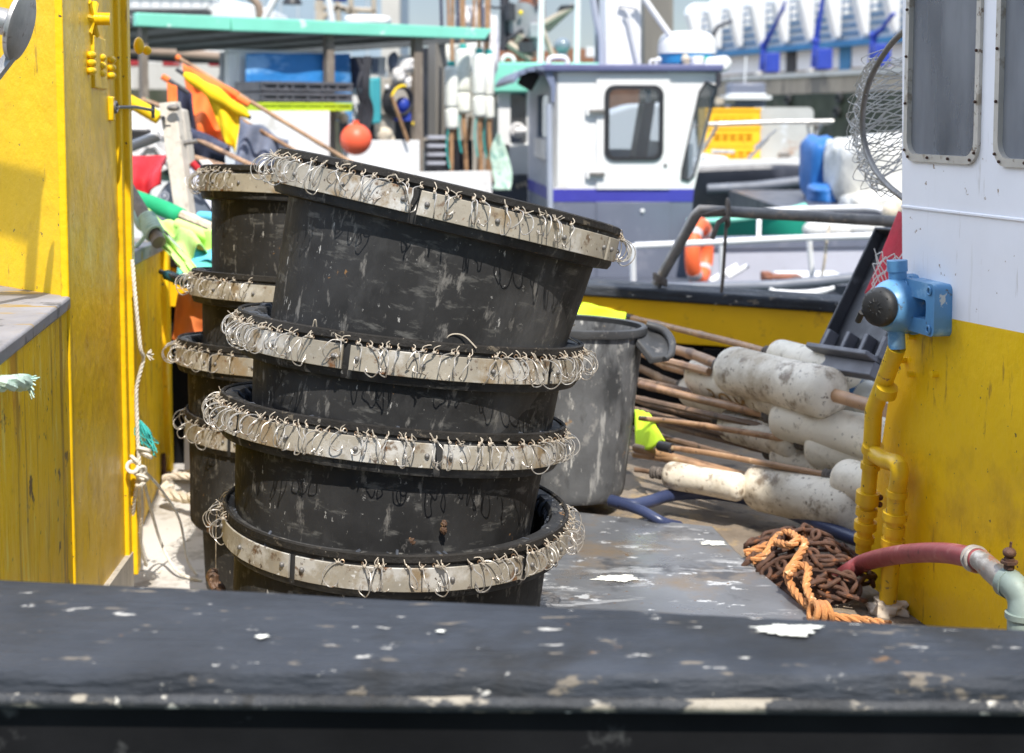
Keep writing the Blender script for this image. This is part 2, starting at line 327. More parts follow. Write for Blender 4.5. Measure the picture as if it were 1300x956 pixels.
def rrect(x0, y0, x1, y1, r, n=5):
    pts = []
    for cx, cy, a in ((x1-r, y1-r, 0), (x0+r, y1-r, 90), (x0+r, y0+r, 180), (x1-r, y0+r, 270)):
        for i in range(n+1): pts.append((cx+r*math.cos(R(a+90*i/n)), cy+r*math.sin(R(a+90*i/n))))
    return pts
def spline(pts, n=8):
    """Catmull-Rom through points"""
    pts = [V(p) for p in pts]; out = []
    for i in range(len(pts)-1):
        p0, p1, p2, p3 = pts[max(i-1, 0)], pts[i], pts[i+1], pts[min(i+2, len(pts)-1)]
        for k in range(n):
            t = k/n; out.append(.5*((2*p1)+(p2-p0)*t+(2*p0-5*p1+4*p2-p3)*t*t+(3*p1-p0-3*p2+p3)*t**3))
    out.append(pts[-1]); return out
def rope(mb, pts, r, pitch=None, strands=3, seg=6, dens=None):
    """laid rope: strands twisted round a path"""
    pitch = pitch or r*7
    step = pitch/9; path = [pts[0]]; acc = 0
    fine = []; L = 0
    for a, b in zip(pts[:-1], pts[1:]):
        d = (b-a).length; k = max(1, int(d/step))
        for i in range(k): fine.append((a.lerp(b, i/k), L+d*i/k))
        L += d
    fine.append((pts[-1], L))
    fr = []; nrm = None
    for i, (p, l) in enumerate(fine):
        t = (fine[min(i+1, len(fine)-1)][0]-fine[max(i-1, 0)][0]).normalized()
        nrm = t.orthogonal().normalized() if nrm is None else (nrm-t*nrm.dot(t)).normalized()
        fr.append((p, l, nrm.copy(), t.cross(nrm)))
    for k in range(strands):
        ph = 2*math.pi*k/strands
        mb.tube([p+(n*math.cos(ph+6.283*l/pitch)+b*math.sin(ph+6.283*l/pitch))*r*.52 for p, l, n, b in fr], r*.52, seg)
    return mb
def txt(body, size):
    cu = bpy.data.curves.new('t', 'FONT'); cu.body = body; cu.size = size; cu.align_x = 'CENTER'; cu.align_y = 'CENTER'; cu.extrude = .0008
    o = bpy.data.objects.new('t', cu); COL.objects.link(o)
    bpy.context.view_layer.update()
    me = bpy.data.meshes.new_from_object(o.evaluated_get(bpy.context.evaluated_depsgraph_get()))
    vs = [q.co.copy() for q in me.vertices]; fs = [tuple(p.vertices) for p in me.polygons]
    bpy.data.objects.remove(o); bpy.data.curves.remove(cu); bpy.data.meshes.remove(me)
    return vs, fs
# ------------------------------------------------------------------ light, sky, camera
SUN_AZ, SUN_EL = R(14), R(54)
sd = V((math.sin(SUN_AZ)*math.cos(SUN_EL), -math.cos(SUN_AZ)*math.cos(SUN_EL), math.sin(SUN_EL)))
w = bpy.data.worlds.new('World'); S.world = w; w.use_nodes = True
wn = w.node_tree.nodes; bg = wn['Background']; sky = wn.new('ShaderNodeTexSky'); sky.sky_type = 'NISHITA'; sky.sun_disc = False
sky.sun_elevation = SUN_EL; sky.sun_rotation = math.pi-SUN_AZ; sky.dust_density = .2; sky.air_density = 1.0; sky.ozone_density = 1.5
wl_ = w.node_tree.links; wtc = wn.new('ShaderNodeTexCoord'); sep = wn.new('ShaderNodeSeparateXYZ'); wl_.new(wtc.outputs['Generated'], sep.inputs[0])
# broken cloud: pale haze low down, bright cumulus added higher up, unseen, for fill
cn = wn.new('ShaderNodeTexNoise'); cn.inputs['Scale'].default_value = 2.4; cn.inputs['Detail'].default_value = 6; wl_.new(wtc.outputs['Generated'], cn.inputs['Vector'])
def mrange(src, a, b, c, d):
    n = wn.new('ShaderNodeMapRange'); n.interpolation_type = 'SMOOTHSTEP'
    for k, v in zip(('From Min', 'From Max', 'To Min', 'To Max'), (a, b, c, d)): n.inputs[k].default_value = v
    wl_.new(src, n.inputs['Value']); return n.outputs['Result']
b0 = mrange(sep.outputs['Z'], .08, .42, .27, 1.0); port_fill = mrange(sep.outputs['X'], -.75, .05, 1.9, .9)   # unseen cloud brightened to port to fill the shaded wheelhouse
bm_ = wn.new('ShaderNodeMath'); bm_.operation = 'MULTIPLY'; wl_.new(b0, bm_.inputs[0]); wl_.new(port_fill, bm_.inputs[1]); bri = bm_.outputs[0]
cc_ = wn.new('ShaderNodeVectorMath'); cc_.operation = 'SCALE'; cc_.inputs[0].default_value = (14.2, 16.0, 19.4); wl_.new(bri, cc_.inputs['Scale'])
dt = wn.new('ShaderNodeVectorMath'); dt.operation = 'DOT_PRODUCT'; wl_.new(wtc.outputs['Generated'], dt.inputs[0]); dt.inputs[1].default_value = (math.sin(SUN_AZ), -math.cos(SUN_AZ), 0)
clear = mrange(dt.outputs['Value'], -.35, .45, 1., .12)   # unseen cloud thinned round the sun to keep the tub shade dark
cov = wn.new('ShaderNodeMath'); cov.operation = 'MULTIPLY_ADD'; wl_.new(mrange(cn.outputs['Fac'], .36, .60, .0, 1.), cov.inputs[0]); wl_.new(mrange(sep.outputs['Z'], .0, .4, .22, .60), cov.inputs[1]); cov.inputs[2].default_value = .45
cv2 = wn.new('ShaderNodeMath'); cv2.operation = 'MULTIPLY'; wl_.new(cov.outputs[0], cv2.inputs[0]); wl_.new(clear, cv2.inputs[1])
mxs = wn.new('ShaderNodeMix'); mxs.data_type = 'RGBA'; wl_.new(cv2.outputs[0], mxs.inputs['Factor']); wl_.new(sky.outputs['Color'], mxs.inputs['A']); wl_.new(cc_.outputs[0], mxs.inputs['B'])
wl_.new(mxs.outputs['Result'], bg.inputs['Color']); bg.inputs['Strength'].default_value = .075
sl = bpy.data.lights.new('sun', 'SUN'); sl.energy = 4.1; sl.angle = R(.5); sl.color = (1, .95, .87)
so = bpy.data.objects.new('sun', sl); COL.objects.link(so); so.rotation_euler = (-sd).to_track_quat('-Z', 'Y').to_euler(); so.location = (3, -8, 12)
cd = bpy.data.cameras.new('camera'); co = bpy.data.objects.new('camera', cd); COL.objects.link(co); S.camera = co
co.location = CAM; co.rotation_euler = (math.pi/2-PITCH, 0, 0)
cd.sensor_width = 36; cd.sensor_fit = 'HORIZONTAL'; cd.lens = 36*F/1300; cd.shift_y = -(478-YPP)/1300
cd.clip_start = .05; cd.clip_end = 6000
cd.dof.use_dof = True; cd.dof.focus_distance = 2.3; cd.dof.aperture_fstop = 6.0
S.view_settings.view_transform = 'Standard'; S.view_settings.look = 'None'; S.view_settings.exposure = .66; S.view_settings.gamma = 1
S.cycles.max_bounces = 8; S.cycles.transparent_max_bounces = 12

# ------------------------------------------------------------------ water
struct(MB().add([(-900, -60, -.6), (900, -60, -.6), (900, 2500, -.6), (-900, 2500, -.6)], [(0, 1, 2, 3)], False).build('water', 'harbour_water'))

# ------------------------------------------------------------------ the near fishing boat
boat = thing('fishing_boat', 'yellow fishing boat with black rails, yellow deckhouse and white wheelhouse, tubs on its deck', 'boat', (0, 3, -.6))
MB().box((0, 3.0, -.03), (6, 3.6, .06)).build('deck', 'deck_paint', boat)
# near rail: a thick weathered plank, runs slightly towards the lens at the right
ga, gb = PZ(0, 731, .60), PZ(1300, 797, .60); fa, fb = PZ(0, 851, .60), PZ(1300, 861, .60)
def ext(a, b, k): return a+(a-b)*k, b+(b-a)*k
ga, gb = ext(ga, gb, 1.2); fa, fb = ext(fa, fb, 1.2)
N1 = 140
def rail_sheet(mb):
    prof = []
    for i in range(N1+1):
        t = i/N1; B = ga.lerp(gb, t); A = fa.lerp(fb, t); w_ = (B-A).normalized()
        h = .003*noise.noise(V((t*9, 1, 0)))
        ring = []
        for k, (q, dz) in enumerate([(0, -.034), (0, -.025), (.0, -.012), (.012, -.003), (.03, 0), (.25, .001), (.5, .002), (.75, .001), (.96, -.001), (.99, -.006), (1, -.02), (1, -.034)]):
            p = A.lerp(B, q)+V((0, 0, dz+h))
            j = noise.noise(V((t*60, k*1.7, 3)))*(.004 if k in (1, 2, 3, 4) else .0012)
            p += V((0, -j if k < 3 else 0, j*.6)); ring.append(p)
        prof.append(ring)
    n = len(prof[0]); vs = [p for r_ in prof for p in r_]
    mb.add(vs, [(i*n+k, i*n+k+1, (i+1)*n+k+1, (i+1)*n+k) for i in range(N1) for k in range(n-1)])
    mb.add(vs, [(i*n, (i+1)*n, (i+1)*n+n-1, i*n+n-1) for i in range(N1)], False)
    return mb
rail_sheet(MB()).build('gunwale', 'rail_paint', boat)
# bruised lower edge of the rail and the black side below it
q = MB()
for i in range(60):
    t0, t1 = i/60, (i+1)/60
    A, B = fa.lerp(fb, t0), fa.lerp(fb, t1)
dn = V((0, 0, -1))
strake = MB().quadbox([fa+V((0, -.006, -.020)), fb+V((0, -.006, -.020)), fb+V((0, -.006, -.033)), fa+V((0, -.006, -.033))], (0, .06, 0))
strake.build('rubbing_strake', 'rail_chipped', boat, bevel=.006)
MB().quadbox([fa+V((0, .012, -.03)), fb+V((0, .012, -.03)), fb+V((0, .06, -1.3)), fa+V((0, .06, -1.3))], (0, .06, 0)).build('hull', 'hull_black', boat)
# white gull mess and paint drips on the rail
def splat(name, c, rx, ry, z, material, parent, seed):
    r2 = random.Random(seed); n = 120; vs = [V((c.x, c.y, z+.0012))]
    for i in range(n):
        a = 2*math.pi*i/n; k = 1+.55*noise.noise(V((math.cos(a)*1.6+seed, math.sin(a)*1.6, seed)))+.30*noise.noise(V((math.cos(a)*4+seed, math.sin(a)*4, 2)))+.25*noise.noise(V((math.cos(a)*11+seed, math.sin(a)*11, 2)))
        vs.append(V((c.x+rx*k*math.cos(a), c.y+ry*k*math.sin(a), z+.0008)))
    return MB().add(vs, [(0, 1+i, 1+(i+1) % n) for i in range(n)]).build(name, material, parent)
mat('splash_white', (.80, .79, .70), .7, var=.1, vs=40)
splat('paint_splash', PZ(1000, 802, .602), .030, .014, .6035, 'splash_white', boat, 3)
for px, py, rx, ry, sd_ in ((332, 811, .006, .004, 5), (560, 804, .004, .003, 6)):
    splat('paint_splash', PZ(px, py, .602), rx, ry, .6035, 'splash_white', boat, sd_)
# raised deck to starboard of the tubs with the loose metal plate and the chain well
ZP = .20
l0 = PZ(683, 756, ZP); l1 = PZ(700, 655, ZP)
x0, y0 = l0.x, l0.y
ldir = (l1-l0).normalized()
rb = PZ(700, 600, ZP)
rdk = MB().prism([V((x0, 1.62, 0)), V((1.9, 1.62, 0)), V((1.9, 4.3, 0)), V((x0+.05, 4.3, 0))], [V((x0, 1.62, .165)), V((1.9, 1.62, .165)), V((1.9, 4.3, .165)), V((x0+.05, 4.3, .165))])
rdk.build('raised_deck', 'deck_brown', boat, bevel=.004)
pc = [PZ(664, 770, ZP), V((.56, 1.75, ZP)), PZ(1050, 795, ZP), PZ(935, 700, ZP), PZ(905, 668, ZP), PZ(640, 640, ZP)]
pc[1] = pc[2]+(pc[2]-pc[3])*.9; pc[0] = V((l0.x-.012, pc[1].y, ZP))
MB().prism([p-V((0, 0, .034)) for p in pc], pc).build('hatch_plate', 'plate_metal', boat, bevel=.003)
for px, py, rx, ry, sd_ in ((783, 735, .040, .018, 21), (905, 690, .026, .018, 23)):
    splat('paint_splash', PZ(px, py, ZP), rx, ry, ZP+.0008, 'splash_white', boat, sd_)
# far bulwark: black planking, yellow top strake, black cap
ba, bb = P(740, 375, 4.32), P(1075, 398, 4.20)
ba, bb = ba+(ba-bb)*2.6, bb+(bb-ba)*1.2
MB().quadbox([ba+V((0, .03, -.118)), bb+V((0, .03, -.118)), V((bb.x, bb.y+.03, -.6)), V((ba.x, ba.y+.03, -.6))], (0, .06, 0)).build('bulwark', 'hull_black', boat)
MB().quadbox([ba+V((0, 0, .0)), bb, bb+V((0, 0, -.125)), ba+V((0, 0, -.125))], (0, .05, 0)).build('yellow_strake', 'yellow_bulwark', boat, bevel=.004)
MB().quadbox([ba+V((0, -.025, .036)), bb+V((0, -.025, .036)), bb+V((0, -.025, .001)), ba+V((0, -.025, .001))], (0, .19, 0)).build('gunwale', 'rail_paint', boat, bevel=.008)
for k in range(9):
    c = ba.lerp(bb, .22+.085*k); MB().box(c+V((0, .0, -.34)), (.05, .05, .42)).build('frame_timber', 'hull_black', boat, bevel=.004)
# handrail of bent pipe
hp = [P(833, 362, 4.30), P(885, 270, 4.25), P(893, 267, 4.25), P(1000, 273, 4.2), P(1150, 282, 4.1), P(1400, 292, 4.0)]
MB().tube([hp[0], hp[0].lerp(hp[1], .96), hp[1].lerp(hp[2], .5)+V((0, 0, .004)), hp[2].lerp(hp[3], .1), hp[3], hp[4], hp[5]], .0165, 14).build('handrail', 'dull_steel', boat)
g = MB(); g.tube([P(838, 356, 4.29), P(880, 275, 4.24), P(920, 266, 4.21)], .0035, 6); g.tube([P(924, 262, 4.22), P(921, 300, 4.22), P(918, 350, 4.24), P(916, 372, 4.26)], .005, 8)
g.tube([P(924, 276, 4.21), P(912, 282, 4.2), P(907, 295, 4.2), P(904, 304, 4.2)], .008, 8)
for k in range(5): g.torus(P(924, 262+4*k, 4.22), .021, .005, align((1, 0, .04)), 16, 6)
for k in range(3): g.torus(P(838, 352+3*k, 4.30), .021, .005, align((.5, 0, .86)), 16, 6)
tag(g.build('lashing_cord', 'lashing'), 'dark cord lashed around the grey pipe handrail above yellow bulwark', 'cord')

# --- left deckhouse
C1 = PP(85, 376, V((-.751, 2.46, 0)), V((.99, .14, 0)))
sn = V((.99, .14, 0)).normalized(); su = V((-.14, .99, 0)).normalized()
fn_ = V((-.69, -.73, 0)).normalized(); fu = V((-.73, .69, 0)).normalized()
zl = C1.z
def side(px, py): return PP(px, py, C1, sn)
dh = MB()
# upper house: front + side in one prism
Lf = C1+fu*1.4; Bk = C1+su*.74; 
def up(p, z): return V((p.x, p.y, z))
ring = [C1, Bk, Bk+V((-1.6, .1, 0)), Lf+V((-.4, .2, 0)), Lf]
dh.prism([up(p, -.02) for p in ring], [up(p, 1.95) for p in ring])
dho = dh.build('deckhouse', 'yellow_smooth', boat, bevel=.004)
# lower casing in front of the house with the grey ledge on top
Nr = C1-su*.80
low = [C1-su*.004, Nr, Nr+V((-1.4, 0, 0)), Lf+V((-.3, -.1, 0)), Lf-fn_*.02]
MB().prism([up(p, -.02) for p in low], [up(p, zl-.022) for p in low]).build('casing', 'yellow_paint', boat, bevel=.004)
lg = [C1+sn*.006-su*.004, Nr+sn*.006, Nr+V((-1.4, 0, 0)), Lf+V((-.3, -.1, 0)), Lf-fn_*.01+V((.0, -.004, 0))]
MB().prism([up(p, zl-.022) for p in lg], [up(p, zl) for p in lg]).build('ledge', 'plank_grey', boat, bevel=.004)
# corner bead and the door post with its lit edge
def strip(a, b, w_, t, name, m, z0, z1, bev=.003):
    """vertical strip on the side plane from distance a to b"""
    p0, p1 = C1+su*a, C1+su*b
    return MB().prism([up(p0-sn*.01, z0), up(p1-sn*.01, z0), up(p1+sn*t, z0), up(p0+sn*t, z0)], [up(p0-sn*.01, z1), up(p1-sn*.01, z1), up(p1+sn*t, z1), up(p0+sn*t, z1)]).build(name, m, dho, bevel=bev)
strip(-.003, .010, 0, .004, 'corner_bead', 'yellow_smooth', -.02, 1.95)
d_post = (side(156, 400)-C1).dot(su)
strip(d_post-.045, d_post, 0, .010, 'door_jamb', 'yellow_smooth', -.02, 1.9)
strip(d_post, d_post+.05, 0, .022, 'door_post', 'yellow_smooth', .07, side(160, 4).z)
# tan board foot under the post
MB().quadbox([side(132, 742), side(163, 700), side(163, 760), side(120, 770)], sn*.012).build('foot_board', 'old_wood', dho)
# raised vent louvres
lv = MB()
for i in range(3):
    for j in range(3):
        c = side(112+13*i+3*j*0, 70+10*j+3*i); lv.ball(c+sn*.006, (.009, .017, .008), 10, align((0, 0, 1)), 6)
lv.box(side(124, 80)+sn*.002, (.008, .17, .10), Matrix.Rotation(R(8), 4, 'Z')).build('vent_louvre', 'yellow_smooth', dho, bevel=.003)
pg = MB(); c = side(116, 24); pg.tube([c, c+sn*.035], .012, 10)
for a in (0, 60, 120): pg.tube([c+V((0, math.cos(R(a))*.05, math.sin(R(a))*.035)), c-V((0, math.cos(R(a))*.05, math.sin(R(a))*.035))], .008, 8)
pg.build('star_knob', 'yellow_smooth', dho)
hk = MB(); e0 = side(139, 136)+sn*.012; e1 = side(166, 140)+sn*.05
hk.box(side(139, 138)+sn*.004, (.012, .035, .05), Matrix.Rotation(R(8), 4, 'Z')); hk.build('latch_plate', 'yellow_smooth', dho, bevel=.003)
hk = MB(); hk.torus(e0, .010, .004, align((1, 0, 0)), 14, 6); hk.tube([e0, e0.lerp(e1, .5)+V((0, 0, .004)), e1], .0035, 8); hk.tube([e1+V((0, 0, .014)), e1+V((0, 0, -.018))], .004, 8)
hk.torus(e1, .008, .003, align((1, 0, 0)), 12, 6); hk.build('latch_hook', 'dull_steel', dho)
kn = MB(); kn.ball(side(165, 58)+sn*.02, (.012, .014, .02)); kn.ball(side(167, 64)+sn*.035, .011); kn.build('door_knob', 'yellow_smooth', dho)
# roof with an unseen hanging arm added to cast a shadow on the lit front
rf = [C1+V((.12, -.02, 0)), Bk+V((.12, .1, 0)), Bk+V((-1.6, .1, 0)), Lf+V((-.4, .2, 0)), Lf+fn_*.02]
MB().prism([up(p, 1.95) for p in rf], [up(p, 2.0) for p in rf]).build('roof', 'yellow_smooth', dho, bevel=.01)
def front(px, py): return PP(px, py, C1, fn_)
dsun = sd.normalized()
arm = MB()
k1, k2 = .95, 1.0
A0 = front(-60, 232)+dsun*k1; A1 = front(46, 266)+dsun*k1; A2 = front(36, 384)+dsun*k1
arm.tube([A0, A1], .024, 4); arm.tube([A1+V((0, 0, .015)), A2], .013, 6); arm.tube([A0, V((A0.x, A0.y, 1.95)), V((A0.x, A0.y+.5, 1.96))], .02, 6)
arm.build('shadow_arm', 'dull_steel', boat)
# round metal lid on a stub pipe, top left
lid = MB(); c = P(25, 32, 2.15); ax = V((.95, .0, -.26)); Ml = Matrix.Translation(c) @ align(ax)
lid.lathe([(.0005, .006), (.046, .006), (.053, .003), (.054, -.002), (.050, -.005), (.0005, -.005)], 40, Ml)
lid.tube([c-ax.normalized()*.004, c-ax.normalized()*.2+V((-.06, 0, .0))], .020, 20)
lid.tube([c+V((-.015, 0, -.045)), P(-40, 140, 2.1)], .010, 8)
tag(lid.build('pipe_lid', 'steel'), 'round grey metal lid on a stub pipe in front of yellow deckhouse', 'pipe lid')
# frayed green rope end poking out of the casing
g = MB(); a = side(-6, 487); b = side(13, 486)+sn*.02
rope(g, spline([a-V((.1, 0, 0)), a+sn*.01, b], 6), .012)
for k in range(26):
    d = V((rnd.gauss(.6, .3), rnd.gauss(-.3, .4), rnd.gauss(0, .5))); g.tube([b-sn*.012, b+d*.010, b+d*.018+V((0, 0, -.004))], .0011, 4)
tag(g.build('rope_end', 'rope_green'), 'frayed pale green rope end sticking out of the yellow casing', 'rope end')

# --- yellow locker behind the door post
k0, k1, k2 = V((-.945, 3.55, 0)), V((-1.07, 4.44, 0)), V((-2.2, 4.44, 0))
lk = [k0, k1, k2, V((-2.2, 3.55, 0))]
zt = [.735, .70, .70, .735]
MB().prism([up(p, 0) for p in lk], [up(p, z-.02) for p, z in zip(lk, zt)]).build('locker', 'yellow_paint', boat, bevel=.004)
MB().prism([up(p+(V((.012, 0, 0)) if i < 2 else V((0, 0, 0))), z-.02) for i, (p, z) in enumerate(zip(lk, zt))], [up(p+(V((.012, 0, 0)) if i < 2 else V((0, 0, 0))), z+.015) for i, (p, z) in enumerate(zip(lk, zt))]).build('ledge', 'plank_grey', boat, bevel=.003)
MB().box(k1+V((.012, -.03, .33)), (.03, .035, .72)).build('corner_bead', 'yellow_paint', boat, bevel=.006)
rb_ = MB(); rb_.torus(P(208, 590, 4.3), .03, .007, align((1, .2, 0)), 16, 6)
rb_.build('hinge', 'rust', boat, bevel=.004)

# --- wheelhouse to starboard
WP = V((.7225, 2.7, 0)); wd = V((.2, -.98, 0)).normalized(); wnm = V((-.98, -.2, 0)).normalized()
def wall(px, py): return PP(px, py, WP, wnm)
def wc(p): return ((p-WP).dot(wd), p.z)
def wp(u, v, w_=0): return WP+wd*u+V((0, 0, v))-wnm*w_
T1 = wc(wall(1145, 260)); T0 = wc(wall(1134, 0)); T2 = wc(wall(1145, 432)); T3 = wc(wall(1100, 690))
bnd = lambda u: wc(wall(1200, 403))[1]+(u-wc(wall(1200, 403))[0])*((wc(wall(1300, 423))[1]-wc(wall(1200, 403))[1])/(wc(wall(1300, 423))[0]-wc(wall(1200, 403))[0]))
UE = 1.12; ZT = 2.8
wl = wc(wall(1152, 100))[0]; wr = wc(wall(1247, 100))[0]; wb_ = wc(wall(1200, 207))[1]; w2 = wc(wall(1267, 100))[0]
RIV = None
mat('cabin_lining', (.10, .10, .105), .8, var=.2, vs=3)  # dark tone stands for the shade inside the wheelhouse
wins = [(wl, wr), (w2, w2+(wr-wl)*1.02)]
hol = [rrect(a+.012, wb_+.012, b-.012, 1.62, .03) for a, b in wins]
wh = MB().holed([(T2[0], bnd(T2[0])), (UE, bnd(UE)), (UE, ZT), (T0[0]-.02, ZT), (T1[0], T1[1])], hol, wp, .05).build('wheelhouse', 'wheelhouse_white', boat)
MB().holed([(T3[0]-.03, .10), (UE, .10), (UE, bnd(UE)), (T2[0], bnd(T2[0])), (T3[0], T3[1])], [], wp, .052).build('wheelhouse_base', 'yellow_smooth', boat)
q = MB(); RR = V((1.6, .3, 0))
for (ua, za), (ub, zb_) in (((T3[0]-.03, .1), T3), (T3, T2), (T2, T1), (T1, (T0[0]-.02, ZT))): q.quadbox([wp(ua, za, .01), wp(ub, zb_, .01), wp(ub, zb_)+RR, wp(ua, za)+RR], (0, .03, 0))
q.quadbox([wp(UE, ZT), wp(UE, 0), wp(UE, 0)+V((1.6, .3, 0)), wp(UE, ZT)+V((1.6, .3, 0))], (0, -.04, 0))
q.quadbox([wp(T3[0], ZT)+V((1.6, .3, 0)), wp(UE, ZT)+V((1.6, .3, 0)), wp(UE, 0)+V((1.6, .3, 0)), wp(T3[0], 0)+V((1.6, .3, 0))], (.04, 0, 0))
q.build('side_panel', 'wheelhouse_white', wh)
q = MB(); q.quadbox([wp(T0[0]-.02, ZT, -.02), wp(UE, ZT, -.02), wp(UE, ZT)+V((1.7, .3, 0)), wp(T0[0]-.02, ZT)+V((1.7, .3, 0))], (0, 0, .05)); q.build('roof', 'wheelhouse_white', wh)
mat('window_frame', (.50, .46, .40), .5, .2, var=.12, vs=14, stains=[((.30, .25, .19), 20, .60, .1), ((.18, .13, .09), 40, .69, .04)], bump=(60, .3, .002))
for a, b in wins:
    MB().holed(rrect(a, wb_, b, 1.632, .035), [rrect(a+.0135, wb_+.0135, b-.0135, 1.6185, .028)], lambda u, v, w_: wp(u, v, w_-.006), .012).build('window_frame', 'window_frame', wh, bevel=.002)
    for p_ in [wp(u, wb_+.02+.085*k, -.008) for k in range(8) for u in (a+.008, b-.008)]+[wp(a+.022+(b-a-.044)*k/3, wb_+.008, -.008) for k in range(4)]:
        if RIV is None: RIV = MB().ball((0, 0, 0), .0028, 8, None, 5).build('rivet', 'rust', wh, local=True); o = RIV
        else: o = RIV.copy(); COL.objects.link(o)
        o.location = p_
    MB().holed(rrect(a+.010, wb_+.010, b-.010, 1.62, .03), [], lambda u, v, w_: wp(u, v, w_+.003), .004).build('window_pane', 'glass_dirty', wh)
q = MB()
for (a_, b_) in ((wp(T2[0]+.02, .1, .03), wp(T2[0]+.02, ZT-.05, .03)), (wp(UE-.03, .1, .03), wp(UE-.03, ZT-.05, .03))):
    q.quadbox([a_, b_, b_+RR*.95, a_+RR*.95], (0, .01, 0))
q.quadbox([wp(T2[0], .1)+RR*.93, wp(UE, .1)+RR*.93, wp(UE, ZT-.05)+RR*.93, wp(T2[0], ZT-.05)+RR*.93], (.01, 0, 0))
q.build('shade_lining', 'cabin_lining', wh)  # dark sheets added so the view through the panes stays dim
# seam moulding across the white part
sm = MB(); s0, s1 = wc(wall(1146, 262)), wc(wall(1300, 270)); sm.tube([wp(s0[0], s0[1], -.001), wp(s1[0]+.3, s1[1]-.01, -.001)], .003, 6); sm.build('seam', 'wheelhouse_white', wh)
for px, py in ((1150, 457), (1160, 427), (1190, 475), (1160, 475)):
    c = wall(px, py); b_ = MB(); b_.tube([c, c+wnm*.012], .006, 8); b_.build('stud', 'yellow_smooth', wh)
# inside, seen through the dirty panes: seat back, console and a float
ins = MB(); c = P(1226, 135, 2.635); ins.ball(c, (.030, .018, .055), 20, Matrix.Rotation(R(10), 4, 'Z')); ins.box(c+V((.01, .004, -.16)), (.10, .03, .26)); ins.tube([c+V((.01, .01, .03)), c+V((.035, .01, .12))], .022, 12)
ins.build('helm_seat', 'dark_gear', boat)
inf = P(1292, 88, 2.50); tag(MB().ball(inf, (.022, .018, .024), 18).build('float', 'float_clean'), 'white float hanging inside the wheelhouse behind the right window', 'float')

# --- bilge pump on the wheelhouse wall
pm_c = wall(1166, 387)+wnm*.042; ax = V((-.80, -.60, .02)).normalized(); Mp = Matrix.Translation(pm_c) @ align(ax)
pu = MB(); pu.lathe([(.001, -.055), (.052, -.055), (.056, -.050), (.056, -.038), (.050, -.034), (.050, .0), (.047, .018), (.040, .034), (.036, .040), (.001, .040)], 40, Mp)
for k in range(8):
    a = 2*math.pi*k/8; pu.ball(Mp @ V((.049*math.cos(a), .049*math.sin(a), -.034)), .004, 8, None, 5)
upv = V((-.06, 0, 1)).normalized(); c0 = pm_c+ax*(-.005)
pu.tube([c0+upv*.03, c0+upv*.080], .0165, 18); pu.tube([c0+upv*.062, c0+upv*.082], .0185, 18)
c0b = pm_c+ax*.005; pu.tube([c0b-upv*.03, c0b-upv*.078], .0155, 18)
puo = pu.build('bilge_pump', 'pump_blue', boat)
cp = MB(); cp.lathe([(.001, .062), (.026, .062), (.034, .056), (.036, .046), (.034, .040), (.001, .040)], 32, Mp)
for k in range(10):
    a = 2*math.pi*k/10; cp.tube([Mp @ V((.010*math.cos(a), .010*math.sin(a), .0615)), Mp @ V((.031*math.cos(a), .031*math.sin(a), .0575))], .0022, 6)
cp.tube([Mp @ V((-.03, -.012, .06)), Mp @ V((-.045, -.03, .052))], .006, 8); cp.build('pump_cap', 'pump_black', puo)
bk = MB(); u0, v0 = wc(wall(1168, 352)); u1, v1 = wc(wall(1208, 428))
bo = rrect(u0, v1, u1, v0, .012)
bk.holed(bo, [rrect(u0+.03, v1+.026, u1-.03, v0-.030, .006)], lambda u, v, w_: wp(u, v, -.034+w_), .034)
for uu in (u0+.016, u1-.016):
    for vv in (v1+.012, v0-.012): bk.torus(wp(uu, vv, -.036), .0065, .0022, align(wnm), 12, 6)
bk.holed(rrect(u0+.002, v1+.002, u1-.002, v0-.002, .01), [], lambda u, v, w_: wp(u, v, -.004+w_), .003)
bk.build('pump_bracket', 'pump_blue', puo, bevel=.0015)
# yellow drain pipes below the pump
pi = MB(); a0 = c0b-upv*.076; off = wnm*.035
q1 = wall(1131, 520)+off; q2 = wall(1128, 575)+off; q3 = wall(1117, 700)+off
pi.tube([a0, q1, q2], .0165, 16); pi.tube([q2, q2.lerp(q3, .3), q3], .0150, 16)
y1 = wall(1160, 588)+off+V((0, -.02, 0)); y2 = wall(1161, 625)+off; y3 = wall(1149, 765)+off
pi.tube(spline([q2+V((0, 0, .004)), wall(1145, 583)+off, y1, y2, y2.lerp(y3, .25), y3], 5), .0165, 16)
pi.tube([wall(1137, 620)+off*.4, wall(1142, 650)+off*.4], .006, 8)
pio = pi.build('drain_pipe', 'pipe_yellow', boat)
def collar(p, d, r, l): MB().tube([p-d*l, p+d*l], r, 18).build('pipe_collar', 'pipe_yellow', pio)
dz1 = (q2-a0).normalized(); dz2 = (q3-q2).normalized(); dz3 = (y3-y2).normalized()
for f, r_, l in ((.40, .020, .010), (.95, .0205, .008)): collar(a0.lerp(q2, f), dz1, r_, l)
for f, r_, l in ((.12, .0185, .006), (.44, .0225, .012), (.58, .0205, .007), (.72, .0215, .008), (.86, .0195, .006)): collar(q2.lerp(q3, f), dz2, r_, l)
for f, r_, l in ((.0, .0195, .006), (.20, .0225, .007), (.33, .0200, .008), (.44, .0215, .007), (.55, .0195, .01)): collar(y2.lerp(y3, f), dz3, r_, l)
for f in (.43, .5): MB().ball(q2.lerp(q3, f)+V((.022, -.008, 0)), .006, 8).build('pipe_bolt', 'rust', pio)
